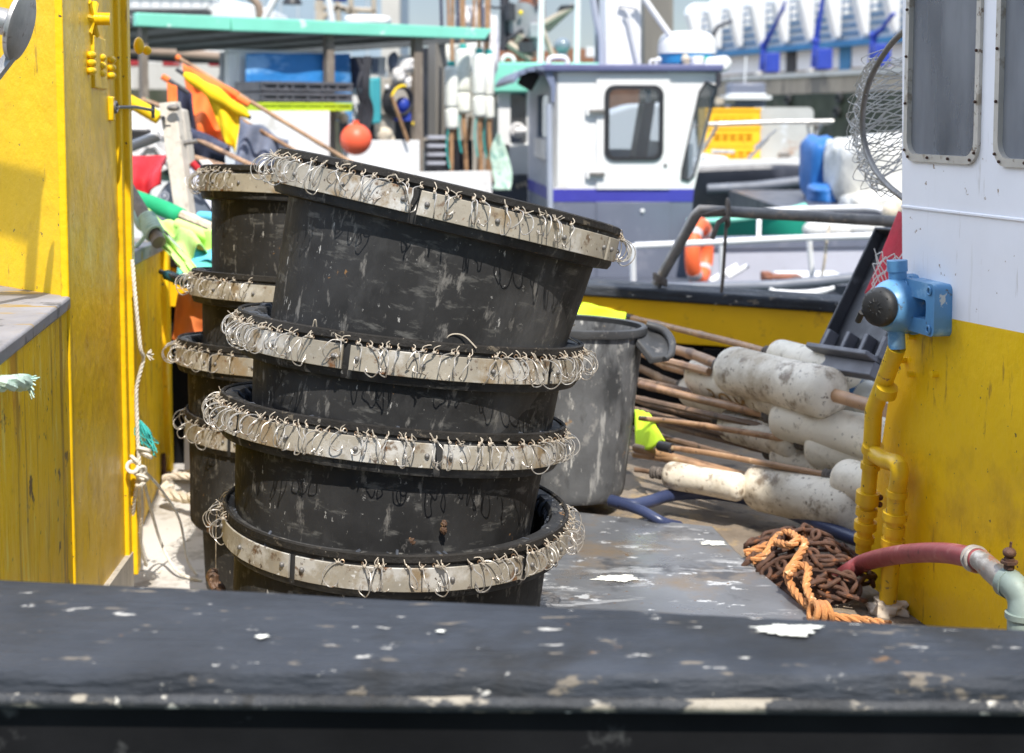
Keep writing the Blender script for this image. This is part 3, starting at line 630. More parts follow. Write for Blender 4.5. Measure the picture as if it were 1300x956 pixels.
def blob(mb, c, rx, ry, rz, seed, amp=.12, e=.55):
    vs = []; nu, nv = 40, 24
    for j in range(nv+1):
        b = -math.pi/2+math.pi*j/nv
        for i in range(nu):
            a = 2*math.pi*i/nu; f = lambda x: math.copysign(abs(x)**e, x)
            d = V((f(math.cos(b))*f(math.cos(a)), f(math.cos(b))*f(math.sin(a)), f(math.sin(b))))
            k = 1+amp*noise.noise(d*1.7+V((seed, 0, 0)))+amp*.45*noise.noise(V((d.x*5, d.y*5, d.z*1.2+seed)))
            vs.append(V(c)+V((d.x*rx*k, d.y*ry*k, d.z*rz*k)))
    return mb.add(vs, [(j*nu+i, j*nu+(i+1) % nu, (j+1)*nu+(i+1) % nu, (j+1)*nu+i) for j in range(nv) for i in range(nu)])
# ------------------------------------------------------------------ longline tubs
TH = .40
def tub_meshes():
    b = MB()
    b.lathe([(.0005, .0), (.216, .0), (.227, .010), (.2300, .03)]+[(.2300+.0270*k/9, .03+.305*k/9) for k in range(1, 9)]+[(.257, .335), (.280, .338), (.284, .345), (.286, .400), (.281, .404), (.262, .404), (.257, .398), (.2505, .34), (.222, .03), (.0005, .022)], 72)
    body = b
    for q in b.v:
        a = math.atan2(q.y, q.x); k = 1+.010*noise.noise(V((math.cos(a)*1.4, math.sin(a)*1.4, q.z*4)))+.004*noise.noise(V((math.cos(a)*5, math.sin(a)*5, q.z*14)))*(1 if q.z < .33 else .3)
        if math.hypot(q.x, q.y) > .03: q.x *= k; q.y *= k
    r = MB()
    # five pieces of worn strip round the lip, each end screwed down
    a = R(8); 
    for k, span in enumerate((69, 74, 66, 71, 68)):
        r.lathe([(.2868, .352), (.2905, .352), (.2905, .389), (.2868, .389)], 18, None, a, a+R(span), closed=True)
        a += R(span+2.4)
    s = []; a = R(8)
    for span in (69, 74, 66, 71, 68):
        for f in (.035, .33, .66, .965):
            t = a+R(span)*f; s.append(V((.2915*math.cos(t), .2915*math.sin(t), .3705)))
        a += R(span+2.4)
    c = MB(); rr = random.Random(3)
    for i in range(150):
        t = 2*math.pi*i/150+rr.gauss(0, .006); tw = rr.gauss(0, .05); ph = rr.gauss(0, .004); pts = []
        for k in range(8):
            g = -.25*math.pi+1.45*math.pi*k/7
            rad = .2655+(.0145+ph*.5)*math.cos(g); z = .3865+(.0115+ph)*math.sin(g); tt = t+tw*(k/7-.5)
            pts.append(V((rad*math.cos(tt), rad*math.sin(tt), z)))
        c.tube(pts, .0022+rr.random()*.0012, 5, caps=False)
    l = MB(); l.lathe([(.2865, .394), (.2895, .397), (.2890, .4065), (.2855, .4085), (.2825, .406), (.2825, .398)], 72, closed=True)
    return body, r, s, c, l
_b = tub_meshes()
TUB = {}; SCR = {}
def make_tub(label, loc, rot, group):
    o = bpy.data.objects.new('fishing_tub', None); COL.objects.link(o); o.empty_display_size = .1
    if not TUB:
        for nm, mb, m in (('tub_body', _b[0], 'black_plastic'), ('rim_strip', _b[1], 'rim_metal'), ('fishing_line', _b[3], 'line_grey'), ('rim_edge', _b[4], 'rim_rubber')):
            TUB[nm] = mb.build(nm, m, o, local=True, bevel=.0008 if nm == 'rim_strip' else 0)
    else:
        for nm, s in TUB.items():
            c = s.copy(); COL.objects.link(c); c.parent = o
    for p_ in _b[2]:
        if 'sc' not in SCR: c = SCR['sc'] = MB().ball((0, 0, 0), .0042, 8, None, 6).build('screw', 'dull_steel', o, local=True)
        else: c = SCR['sc'].copy(); COL.objects.link(c); c.parent = o
        c.location = p_
    o.location = loc; o.rotation_euler = rot.to_euler()
    tag(o, label, 'tub', group); return o
def tub_at(px, py, Y, roll, tilt, spin, label, group, sc=1.):
    n = V((math.sin(roll)*math.cos(tilt), math.sin(tilt), math.cos(roll)*math.cos(tilt))).normalized()
    rot = V((0, 0, 1)).rotation_difference(n).to_matrix().to_4x4() @ Matrix.Rotation(spin, 4, 'Z')
    c = P(px, py, Y); loc = c-n*TH
    o = make_tub(label, loc, rot, group); o.scale = (sc, sc, 1)
    M = Matrix.Translation(loc) @ rot @ Matrix.Rotation(-spin, 4, 'Z')
    return o, M
# hooks: eye, knot, bent shank, barb
HK = []
def hook_mesh(seed):
    r = random.Random(seed); m = MB()
    L = .84+r.gauss(0, .10); pts = spline([V(p)*L for p in ((0, 0, 0), (.010, r.gauss(0, .002), .0005), (.022, r.gauss(0, .003), -.004), (.031, 0, -.014), (.033, 0, -.027), (.027, 0, -.038), (.017, r.gauss(0, .003), -.0425), (.008, r.gauss(0, .003), -.038), (.005, 0, -.029))], 4)
    n = len(pts); m.tube(pts, [.00095 if i < n-4 else .00095*(n-i)/5+.0002 for i in range(n)], 6)
    m.torus((-.0025, 0, .001), .0030, .0010, align((0, 1, .2)), 12, 5)
    tip = pts[-1]; m.tube([tip+V((0, 0, -.004)), tip+V((.005, 0, -.008))], [.0009, .0003], 4)
    m.m = 1
    for k in range(3): m.torus((.002+.0022*k, 0, .0006), .0014, .0008, align((1, 0, 0)), 8, 4)
    tl = [V((.004, 0, .001)), V((.002, .003*r.choice((-1, 1)), .006)), V((-.008, 0, .008+r.random()*.003)), V((-.018, .0, .006))]
    m.tube(spline(tl, 3), .0009, 4)
    if r.random() < .5: m.tube(spline([V((.004, 0, 0)), V((.008, .004*r.choice((-1, 1)), .004)), V((.011, .008*r.choice((-1, 1)), .005+r.random()*.004))], 3), .0007, 4)
    return m
def add_hooks(M, degs, label, group, rs, dz=0., sc=1.):
    r = random.Random(rs)
    for d in degs:
        a = R(d)+r.gauss(0, .012)
        T = Matrix.Translation((.2915*sc, 0, .392+dz+r.gauss(0, .0012)))
        tw = r.gauss(0, 30); ti = r.gauss(0, 13); pitch = r.gauss(4, 11)
        if d < -120: tw -= 10
        lm = M @ Matrix.Rotation(a, 4, 'Z') @ T @ Matrix.Rotation(R(tw), 4, 'Z') @ Matrix.Rotation(R(ti), 4, 'X') @ Matrix.Rotation(R(pitch), 4, 'Y')
        k = r.randrange(8)
        if len(HK) <= k:
            o = hook_mesh(40+len(HK)).build('fishing_hook', ['hook_steel', 'twine'], local=True); HK.append(o)
        else:
            o = HK[k].copy(); COL.objects.link(o)
        o.location = lm.to_translation(); o.rotation_euler = lm.to_euler()
        tag(o, label, 'hook', group)
def rng(a, b, n, j=1.2, seed=0):
    r = random.Random(seed); return [a+(b-a)*i/(n-1)+r.gauss(0, j) for i in range(n)]
GM, GL = 'tubs in the tall front stack', 'tubs in the stack behind on the left'
t1, M1 = tub_at(571, 246, 2.41, R(13.3), R(4.8), R(40), 'topmost steeply tilted black hook tub of the tall front stack', GM)
t2, M2 = tub_at(523, 417, 2.42, R(6.4), R(3.8), R(100), 'second black hook tub from the top of the tall front stack', GM)
t3, M3 = tub_at(501, 520, 2.42, R(6.4), R(5.0), R(210), 'third black hook tub from the top of the tall front stack', GM)
t4, M4 = tub_at(505, 642, 2.42, R(3.1), R(-1.0), R(163), 'bottom black hook tub of the tall front stack, grey line coiled inside its rim', GM)
u1, N1_ = tub_at(399, 225, 3.2, R(3.4), R(5.3), R(62), 'topmost black hook tub of the stack behind on the left', GL, .85)
u2, N2_ = tub_at(387, 353, 3.2, R(3.6), R(4.6), R(125), 'second black hook tub from the top of the left rear stack', GL, .85)
u3, N3_ = tub_at(369, 438, 3.2, R(3.8), R(4.2), R(230), 'third black hook tub from the top of the left rear stack', GL, .85)
u4, N4_ = tub_at(379, 521, 3.2, R(2), R(.4), R(20), 'bottom black hook tub of the left rear stack, standing on pale deck', GL, .85)
hl = 'steel hook hung on the rim of the %s'
add_hooks(M1, rng(-205, -128, 24, 1.6, 1)+rng(-125, -48, 24, 1.5, 2)+rng(-8, 6, 7, 1.2, 3), hl % 'topmost tub of the tall front stack', 'hooks on the topmost front tub', 1)
add_hooks(M2, rng(-200, -135, 24, 1.4, 4)+rng(-132, -50, 24, 1.3, 5)+rng(-47, 2, 16, 1.2, 6), hl % 'second tub of the tall front stack', 'hooks on the second front tub', 2)
add_hooks(M3, rng(-203, -140, 22, 1.3, 7)+rng(-137, -50, 28, 1.3, 8)+rng(-47, -2, 12, 1.2, 9), hl % 'third tub of the tall front stack', 'hooks on the third front tub', 3)
add_hooks(M4, rng(-205, -160, 13, 1.6, 10)+rng(-100, -62, 12, 2.2, 11)+rng(-58, 28, 26, 1.3, 12), hl % 'bottom tub of the tall front stack', 'hooks on the bottom front tub', 4)
add_hooks(N1_, rng(-200, -128, 20, 1.6, 13), hl % 'topmost tub of the left rear stack', 'hooks on the topmost left tub', 5, 0, .85)
add_hooks(N2_, rng(-196, -112, 18, 1.6, 14), hl % 'second tub of the left rear stack', 'hooks on the second left tub', 6, 0, .85)
add_hooks(N3_, rng(-200, -112, 17, 1.6, 15), hl % 'third tub of the left rear stack', 'hooks on the third left tub', 7, 0, .85)
add_hooks(N4_, rng(-198, -172, 6, 1.6, 16)+rng(-145, -115, 7, 2, 17), hl % 'bottom tub of the left rear stack', 'hooks on the bottom left tub', 8, 0, .85)
# bits of dried bait: one dangles on a snood, two have stuck to the bottom tub
g = MB(); a = P(275, 655, 2.42); b = P(274, 722, 2.46)
g.tube(spline([P(282, 640, 2.38), a, b], 4), .0011, 5); tag(g.build('snood', 'twine'), 'thin pale snood hanging from bottom front tub with bait on its end', 'snood')
g = MB(); p = [P(274, 722, 2.46), P(270, 730, 2.455), P(273, 742, 2.45), P(281, 748, 2.45), P(288, 766, 2.45)]
g.tube(spline(p, 5), [.004, .006, .008, .009, .010, .0115, .012, .011, .010, .009, .009, .009, .0095, .009, .0085, .008, .007, .006, .005, .004, .002][:len(spline(p, 5))], 10)
g.tube(spline([P(271, 728, 2.45), P(267, 738, 2.445), P(272, 748, 2.44)], 4), .005, 8)
tag(g.build('bait', 'bait'), 'shrivelled brown piece of bait dangling low beside the bottom front tub', 'bait')
for px, py, s, lb in ((519, 690, 1., 'small dried crust of brown bait stuck to the lower tub, the smaller one'), (562, 670, .7, 'tiny dried crust of brown bait stuck right of the larger crust')):
    d = ray(px, py).normalized(); c = None
    g = MB(); rr = random.Random(px)
    cc = P(px, py, 2.42-.268)
    for k in range(3): blob(g, cc+V((rr.gauss(0, .003), .019, rr.gauss(0, .005))), .006*s, .005, .0085*s, k+px, .35, .9)
    tag(g.build('bait', 'bait'), lb if s < 1 else 'dried crust of brown bait stuck on the front tub wall, larger of two', 'bait')
# loose ends of line springing from the second rim
for pts, lb in (([P(566, 437, 2.16), P(568, 428, 2.155), P(577, 424, 2.155), P(590, 427, 2.155), P(605, 442, 2.15)], 'curved white line end springing up from the second front rim'),
                ([P(397, 416, 2.17), P(399, 407, 2.165), P(401, 407, 2.165), P(402, 417, 2.17)], 'short bent white line end above left part of second front rim'),
                ([P(733, 435, 2.42), P(722, 428, 2.40), P(722, 418, 2.40), P(730, 412, 2.42)], 'looped pale line end beside the grey bin on second front rim')):
    tag(MB().tube(spline(pts, 6), .0011, 5).build('line_end', 'twine'), lb, 'line')

# ------------------------------------------------------------------ grey bin behind the stack
bc = PZ(716, 662, ZP); bc = V((bc.x, 3.36, ZP+.004))
Mb = Matrix.Translation(bc) @ Matrix.Rotation(R(2.6), 4, 'Y') @ Matrix.Rotation(R(-2), 4, 'X')
bin_ = thing('bin', 'scuffed grey plastic bin with a broken dark handle, standing behind the tall tub stack', 'bin', bc)
g = MB(); H = .40
prof = [(.0005, .002), (.138, .002), (.145, .012), (.148, .03), (.172, H-.05), (.175, H-.02), (.170, H-.01), (.164, H-.03), (.140, .03), (.0005, .02)]
n = 96
for r_, z in [(0, 0)]: pass
vs = []; 
for i in range(n):
    a = 2*math.pi*i/n; rib = 1+.012*(1 if (i % 12) in (0, 1) else 0)
    for r_, z in prof: vs.append(Mb @ V((r_*rib*math.cos(a), r_*rib*math.sin(a), z)))
m_ = len(prof); g.add(vs, [(i*m_+k, ((i+1) % n)*m_+k, ((i+1) % n)*m_+k+1, i*m_+k+1) for i in range(n) for k in range(m_-1)])
g.build('bin_body', 'bin_plastic', bin_)
g = MB(); g.lathe([(.173, H-.012), (.183, H-.016), (.185, H-.010), (.184, H+.001), (.180, H+.004), (.170, H+.002)], 64, Mb, closed=True); g.build('bin_rim', 'bin_black', bin_)
g = MB(); Mh = Mb @ Matrix.Translation((-.028, 0, 0)) @ Matrix.Rotation(R(-14), 4, 'Z')
for sy in (1,):
    pts = [(.205, .05, H+.004), (.245, .045, H-.006), (.268, .02, H-.028), (.272, -.01, H-.052), (.262, -.035, H-.062)]
    g.tube([Mh @ V(p) for p in spline(pts, 5)], [.010]*6+[.010]*6+[.009]*5+[.006]*4, 10)
    g.quadbox([Mh @ V(p) for p in ((.205, .07, H), (.262, .055, H-.012), (.276, -.02, H-.055), (.235, -.045, H-.062), (.200, -.05, H-.02))], Mh.to_3x3() @ V((-.006, 0, -.014)))
g.build('bin_handle', 'bin_black', bin_, bevel=.003)

# ------------------------------------------------------------------ dan buoys stacked along the far side
GB = 'bamboo pole buoys heaped by the far bulwark'
def buoy(label, a, b, z, rpx, m, pole=None, rp=4.5, pm='bamboo', tail=None, flag=None, z1=None, extra=None):
    """a, b: float ends in the photo; z: height it lies at; pole: where the bamboo ends"""
    A, B = PZ(*a, z), PZ(*b, z if z1 is None else z1)
    d = (B-A); L = d.length; d.normalize(); r = rpx/F*A.y
    t = thing('marker_buoy', label, 'buoy', V((A.lerp(B, .5).x, A.lerp(B, .5).y, z-r)), GB)
    M = Matrix.Translation(A) @ align(d); prof = [(.0004, 0)]
    for k in range(1, 7): prof.append((r*(.42+.58*math.sin(math.pi/2*k/6)), r*.62*(1-math.cos(math.pi/2*k/6))))
    for k in range(1, 9): prof.append((r*(1-.035*math.sin(math.pi*k/9)**2), r*.62+(L-r*1.24)*k/9))
    for k in range(0, 6): prof.append((r*(.30+.70*math.cos(math.pi/2*k/6)), L-r*.62+r*.62*math.sin(math.pi/2*k/6)))
    prof += [(r*.28, L), (.0004, L)]
    MB().lathe(prof, 32, M).build('float', m, t)
    if pole:
        E = PZ(*pole[:2], pole[2] if len(pole) > 2 else z); pd = (A-E); pl = pd.length; n = max(8, int(pl/.02)); rr = random.Random(int(a[0]*7+a[1]))
        rpole = rp/F*A.y; ph = rr.random(); pts, rs = [], []
        side_ = pd.normalized().cross(V((0, 0, 1))); wob = rr.gauss(0, .006)
        for k in range(n+1):
            s = k/n; pts.append(E.lerp(A+d*.02, s)+V((0, 0, 1))*wob*math.sin(s*math.pi)+side_*.003*math.sin(s*9+ph*6))
            q = (s*pl/.115+ph) % 1; rs.append(rpole*(.84+.16*s)*(1.16 if q < .09 else 1))
        MB().tube(pts, rs, 10).build('pole', pm, t)
        g = MB()
        for k in range(4):
            ax_ = (A-E).normalized(); g.torus(A-ax_*(.006+.009*k), rpole*1.18+rr.random()*.002, .0055, align(ax_+V((rr.gauss(0, .1), 0, rr.gauss(0, .1)))), 16, 6)
        for k in range(3):
            v = V((rr.gauss(0, 1), rr.gauss(0, 1), rr.gauss(0, 1))).normalized(); g.ball(A-(A-E).normalized()*.018+v*rpole*1.1, .009, 8, None, 6)
        g.tube(spline([A-(A-E).normalized()*.02, A+V((0, -r*.5, r*.55)), A+d*r*.8+V((0, -r*.75, r*.72))], 5), .003, 6)
        g.build('lashing', 'lashing', t)
    if tail:
        MB().tube([B-d*.02, PZ(*tail, z if z1 is None else z1)], .015, 12).build('pole_tail', pm, t)
    return t, M, r, L
def cloth(c00, c10, c11, c01, amp, wv, nu=18, nv=14, ph=0., nrm=(0, 1, 0)):
    c00, c10, c11, c01 = map(V, (c00, c10, c11, c01)); nrm = V(nrm)
    def fn(u, v):
        p = (c00*(1-u)+c10*u)*(1-v)+(c01*(1-u)+c11*u)*v
        k = math.sin(wv*(u+.35*v)*6.283+ph)*.6+.9*noise.noise(V((u*2.2+ph, v*1.8, ph)))
        return p+nrm*amp*k*min(1, .35+v)+V((0, 0, amp*.25*noise.noise(V((u*3, v*3, ph+5)))))
    return MB().sheet(fn, nu, nv)
b1 = buoy('topmost marker buoy with a bamboo pole ending in a hi-vis yellow flag at the bulwark', (984, 450), (1085, 474), .50, 21, 'float_white', (797, 403), 5)
cloth(P(740, 384, 4.18), P(795, 397, 4.14), P(790, 424, 4.12), P(715, 416, 4.16), .015, 1.2, nrm=(0, -1, .2)).build('flag', 'hivis', b1[0], solid=.002)
MB().tube([PZ(793, 402, .5), PZ(803, 404, .5)], .011, 10).build('flag_tape', 'rubber_black', b1[0])
b3 = buoy('marker buoy with faded brown lettering low on its dirty white float', (884, 474), (1010, 512), .43, 25, 'float_dirty', (812, 447), 6)
vs, fs = txt('ROMA', .066); Mx = b3[1]; r_ = b3[2]*1.004
cang = None
Mi = Mx.inverted(); 
front_l = (Mi.to_3x3() @ (CAM-Mx.to_translation())).normalized(); dn_l = (Mi.to_3x3() @ V((0, 0, -1))).normalized()
fa_ = V((front_l.x, front_l.y)).normalized()*.5+V((dn_l.x, dn_l.y)).normalized()*.62; th0 = math.atan2(fa_.y, fa_.x)
up_l = Mi.to_3x3() @ V((0, 0, 1)); tdir = 1 if (V((-math.sin(th0), math.cos(th0))).dot(V((up_l.x, up_l.y)))) > 0 else -1
MB().add([Mx @ V(((r_+max(0, q.z)*.3)*math.cos(th0+tdir*q.y/r_), (r_+max(0, q.z)*.3)*math.sin(th0+tdir*q.y/r_), q.x*1.25+.235)) for q in vs], fs, False).build('lettering', 'print_brown', b3[0])
buoy('marker buoy with the biggest mud-smeared white float, bamboo sticking out at both ends', (922, 468), (1062, 502), .475, 31, 'float_dirty', (818, 434), 7.5, tail=(1125, 521))
buoy('marker buoy with dull white float directly under the biggest mud-smeared one', (988, 530), (1130, 562), .39, 28, 'float_white', (812, 488), 6.5)
buoy('marker buoy whose pale float shows between dark poles at the back of the heap', (872, 494), (1000, 530), .37, 21, 'float_white', (800, 462), 6, 'bamboo_dark')
buoy('marker buoy with a short scuffed float in the middle of the heap', (922, 537), (1020, 566), .335, 22, 'float_dirty', (806, 508), 5, 'bamboo_dark')
buoy('marker buoy with white float split by dark cracks, near the yellow pipe', (1030, 565), (1150, 588), .345, 28, 'float_white', (812, 531), 4.5)
buoy('marker buoy with a dark double-knotted lashing and half hidden grimy float', (988, 577), (1090, 604), .295, 25, 'float_dirty', (812, 532), 5.5, 'bamboo_dark')
b10 = buoy('marker buoy with yellow-green flag taped to its pole near the grey bin', (1066, 606), (1160, 634), .315, 27, 'float_white', (836, 566), 4.5)
MB().tube([PZ(837, 566, .315), PZ(853, 569.5, .315)], .012, 12).build('flag_tape', 'rubber_black', b10[0])
f10 = PZ(845, 567, .315)
cloth(P(806, 520, 3.62), P(824, 524, 3.60), f10+V((0, 0, .012)), P(806, 576, 3.55), .02, 1.4, nrm=(0, -1, .1)).build('flag', 'hivis', b10[0], solid=.002)
buoy('lowest long marker buoy with grubby white float lying on the raised deck', (954, 614), (1098, 650), .258, 32, 'float_dirty', (806, 576), 6.5)
MB().tube([PZ(806, 568, .275), PZ(955, 607, .262)], .0105, 10).build('spare_pole', 'bamboo', None)
tag(bpy.data.objects['spare_pole'], 'loose thin bamboo pole lying along the lowest marker buoy', 'pole', None)
buoy('marker buoy at the back near the deck, its float behind two orange bamboo poles', (845, 602), (945, 620), .262, 18, 'float_dirty', (806, 596), 4, 'bamboo_dark')  # dirty tone also stands for the shade of the poles on this float
buoy('marker buoy with blue patches on its white float under the black crate', (1040, 476), (1092, 500), .45, 25, 'float_blue')
buoy('small plain white marker buoy wedged behind the yellow wheelhouse corner', (1085, 500), (1135, 514), .44, 22, 'float_clean')
# extra dark poles threading the heap
for i, (p, q, z, r_) in enumerate((((806, 505), (985, 545), .36, .008), ((806, 520), (960, 560), .32, .009), ((806, 545), (940, 582), .30, .008), ((822, 452), (900, 472), .46, .010), ((806, 482), (900, 502), .38, .008))):
    a, b = PZ(*p, z), PZ(*q, z); n = 24
    o = MB().tube([a.lerp(b, k/n) for k in range(n+1)], [r_*(1.15 if k % 6 == 2 else 1) for k in range(n+1)], 8).build('bamboo_pole', 'bamboo_dark' if i != 3 else 'bamboo')
    tag(o, ['dark bamboo pole threaded through the buoy heap below the scuffed short float', 'dark bamboo pole in the middle of the buoy heap', 'dark bamboo pole low in the heap above the flag tape', 'light bamboo pole under the thickest pole at top of heap', 'thin dark bamboo pole beside the hidden pale float'][i], 'pole', 'loose bamboo poles in the buoy heap')

# black crate leaning over the heap, with red and white netting hung on it
cA, cB, cC, cD = P(1046, 456, 3.40), P(1124, 468, 3.15), P(1195, 300, 3.30), P(1122, 296, 3.52)
nrm = (cB-cA).cross(cD-cA).normalized(); nrm = nrm if nrm.y < 0 else -nrm
def cr(u, v, w_=0): return (cA*(1-u)+cB*u)*(1-v)+(cD*(1-u)+cC*u)*v+nrm*w_
crate = thing('fish_crate', 'black plastic fish crate standing on edge behind the blue pump', 'crate', cr(.5, 0, 0))
MB().holed([(0, 0), (1, 0), (1, 1), (0, 1)], [], lambda u, v, w_: cr(u, v, -w_), .008).build('crate_floor', 'crate_black', crate)
g = MB()
for (ua, va, ub, vb) in ((0, 0, 0, 1), (1, 0, 1, 1), (0, 1, 1, 1)):
    a, b = cr(ua, va), cr(ub, vb); g.quadbox([a, b, b+nrm*.03, a+nrm*.03], (cr(.5, .5)-a.lerp(b, .5)).normalized()*.008)
g.build('crate_rim', 'crate_black', crate, bevel=.003)
g = MB()
g.quadbox([cr(0, .0), cr(1, .0), cr(1, .035), cr(0, .035)], nrm*.06)
for u in (.02, .36, .66, .95): g.quadbox([cr(u, .035), cr(u+.06, .035), cr(u+.06, .19), cr(u, .19)], nrm*.03)
g.quadbox([cr(0, -.10, 0), cr(1, -.10, 0), cr(1, -.0, 0), cr(0, -.0, 0)], nrm*.03)
mat('crate_edge', (.11, .11, .125), .5, var=.2, vs=9)
g.build('crate_slats', 'crate_edge', crate, bevel=.003)
o = cloth(P(1141, 268, 3.2), P(1150, 275, 3.1), P(1143, 400, 3.05), P(1098, 372, 3.25), .012, 1.5, nrm=(0, -1, 0)).build('red_net', 'net_red', solid=.003)
tag(o, 'dark red net cloth draped over the black crate beside the wheelhouse', 'net')
g = MB(); rr = random.Random(5); gp = {}
for i in range(6):
    for j in range(8): 
        u, v = i/5, j/7; p = P(1112+u*34-v*14+rr.gauss(0, 2), 318+v*76+u*6+rr.gauss(0, 2.2), 3.02); gp[i, j] = p
for i in range(6):
    for j in range(8):
        for di, dj in ((1, 1), (-1, 1)):
            if (i+di, j+dj) in gp: g.tube([gp[i, j], gp[i+di, j+dj]], .0011, 4)
tag(g.build('white_net', 'net_white'), 'white mesh net hanging in front of red net above the pump cap', 'net')

# landing net on the wheelhouse
hoop = [P(x, y, Y) for x, y, Y in ((1152, 36, 2.75), (1132, 55, 2.85), (1112, 85, 2.98), (1100, 115, 3.04), (1095, 148, 3.08), (1097, 178, 3.08), (1106, 206, 3.04), (1122, 230, 2.95), (1145, 250, 2.85), (1165, 262, 2.80))]
ln = thing('landing_net', 'grey hooped landing net with pale mesh hung on the wheelhouse corner', 'landing net', hoop[-1])
MB().tube(spline(hoop, 6), .0062, 10).build('hoop', 'dull_steel', ln)
hs = spline(hoop[1:-1], 4); g = MB(); rows = {}
for j, h in enumerate(hs):
    for i in range(9):
        u = i/8; tgt = P(1150, 70+150*j/len(hs), 3.2); sag = P(1090, 175, 3.2)
        p = h.lerp(tgt, u); p = p+V((-.035*math.sin(math.pi*u), .10*math.sin(math.pi*u), -.02*math.sin(math.pi*u)))+V((rr.gauss(0, .004), rr.gauss(0, .004), rr.gauss(0, .004)))
        rows[i, j] = p
for (i, j), p in rows.items():
    for di, dj in ((1, 1), (-1, 1)):
        if (i+di, j+dj) in rows: g.tube([p, rows[i+di, j+dj]], .0013, 4, caps=False)
for k in range(40):
    a = hs[rr.randrange(len(hs))]; c = a+V((-.006+rr.gauss(0, .010), .02, rr.gauss(0, .01))); d = hs[rr.randrange(len(hs))]
    m_ = c.lerp(d, .5)+V((-.02, .08, -.02+rr.gauss(0, .02)))
    if (c-d).length < .14: g.tube(spline([c, m_.lerp(c, .3), d], 4), .0010, 4, caps=False)
g.build('netting', 'net_grey', ln)

# ------------------------------------------------------------------ red hose and its coupling
h = [PZ(1062, 736, .19), PZ(1080, 724, .222), PZ(1098, 714, .245), P(1130, 706, 2.56), P(1165, 702, 2.42), P(1200, 702, 2.30), P(1225, 706, 2.22), P(1243, 711, 2.17)]
sh = thing('suction_hose', 'red rubber hose ending in a grey metal coupling in front of yellow wheelhouse', 'hose', h[0])
MB().tube(spline(h, 8), .0165, 18).build('hose', 'hose_red', sh)
d = (h[-1]-h[-2]).normalized(); e = h[-1]; e1 = P(1276, 738, 2.10); e2 = P(1294, 748, 2.07)
g = MB(); 
for k in range(2): g.torus(e-d*(.008+.012*k), .0180, .0032, align(d), 24, 8)
g.tube([e-d*.01, e+d*.01, e.lerp(e1, .5), e1], [.0150, .0165, .0175, .0185], 18)
g.build('coupling', 'coupling', sh)
g = MB(); g.tube(spline([e1, e1.lerp(e2, .6), e2+V((.004, 0, -.016)), P(1297, 790, 2.06), P(1297, 850, 2.05)], 6), .0205, 18); g.tube([e1, e1+(e2-e1).normalized()*.012], .0225, 18); 
c = P(1297, 778, 2.06); g.tube([c, c+V((0, 0, -.008))], .0235, 18); g.build('elbow', 'verdigris', sh)
g = MB(); v0 = P(1281, 722, 2.09); g.tube([v0, v0+V((.0, 0, .016))], .008, 10); g.tube([v0+V((0, 0, .008)), v0+V((0, 0, .012))], .013, 6); g.ball(v0+V((0, 0, .024)), (.010, .010, .008), 12); g.tube([v0+V((.001, 0, .028)), v0+V((.002, 0, .040))], .002, 6)
g.build('valve', 'rust', sh)
# blue hose loop
pts = spline([PZ(776, 636, ZP+.018), PZ(800, 641, ZP+.018), PZ(824, 637, ZP+.018), PZ(850, 629, ZP+.018), PZ(885, 626, ZP+.018), PZ(925, 629, ZP+.018), PZ(975, 640, ZP+.018), PZ(1030, 662, ZP+.018), PZ(1100, 690, ZP+.018)], 8)
tag(MB().tube(pts, .0145, 16).build('deck_hose', 'hose_blue'), 'dark blue hose curving across the raised deck beneath the buoy heap', 'hose')
pts = spline([PZ(790, 640, ZP+.02), PZ(816, 649, ZP+.018), PZ(842, 663, ZP), PZ(862, 668, ZP-.02)], 8)
tag(MB().tube(pts, .0115, 16).build('deck_hose', 'hose_blue'), 'short end of dark blue hose bending down next to the grey bin', 'hose')

# ------------------------------------------------------------------ rusty chain heap, one mesh per link
base = V((.585, 2.83, .17))
ch = thing('anchor_chain', 'heap of rusty brown chain on deck beside the yellow wheelhouse', 'chain', base)
lm = MB(); pts = []
for k in range(16):
    a = 2*math.pi*k/16; pts.append(V((.015*math.cos(a)+(.011 if math.cos(a) > 0 else -.011), 0.0125*math.sin(a), 0)))
lm.tube(pts, .0044, 8, closed=True)
proto = None; path = []; rr = random.Random(12)
t = 0; n = 0
wp_ = []
for k in range(46):
    a = k*2.4+rr.gauss(0, .3); rad = .155*math.sqrt((k+.5)/46)
    x, y = rad*math.cos(a)*.80, rad*math.sin(a)*1.25; hgt = .075*max(0, 1-(math.hypot(x/.80, y/1.25)/.165)**1.5)
    wp_.append((a % 6.283, V((base.x+x*1.05-y*.12, base.y+y, .178+hgt+.012*rr.random()))))
wp_ = [p for _, p in wp_]
order = sorted(wp_, key=lambda p: round((p.y-base.y)/.05)*10+(p.x if round((p.y-base.y)/.05) % 2 else -p.x))
sp = spline(order, 12); seglen = .034; links = []; acc = 0; last = sp[0]
for a, b in zip(sp[:-1], sp[1:]):
    acc += (b-a).length
    if acc >= seglen:
        links.append((last.lerp(b, .5), b-last)); last = b; acc = 0
links.sort(key=lambda q: -(q[0].z*2-q[0].y)); links = links[:99]
for i, (p, d) in enumerate(links):
    if d.length < 1e-4: d = V((1, 0, 0))
    Ml = d.normalized().to_track_quat('X', 'Z').to_matrix().to_4x4() @ Matrix.Rotation(R(40 if i % 2 else -48)+rr.gauss(0, .3), 4, 'X')
    if proto is None: proto = o = lm.build('link', 'rust', ch, local=True)
    else: o = proto.copy(); COL.objects.link(o); o.parent = ch
    o.location = p-base; o.rotation_euler = Ml.to_euler()
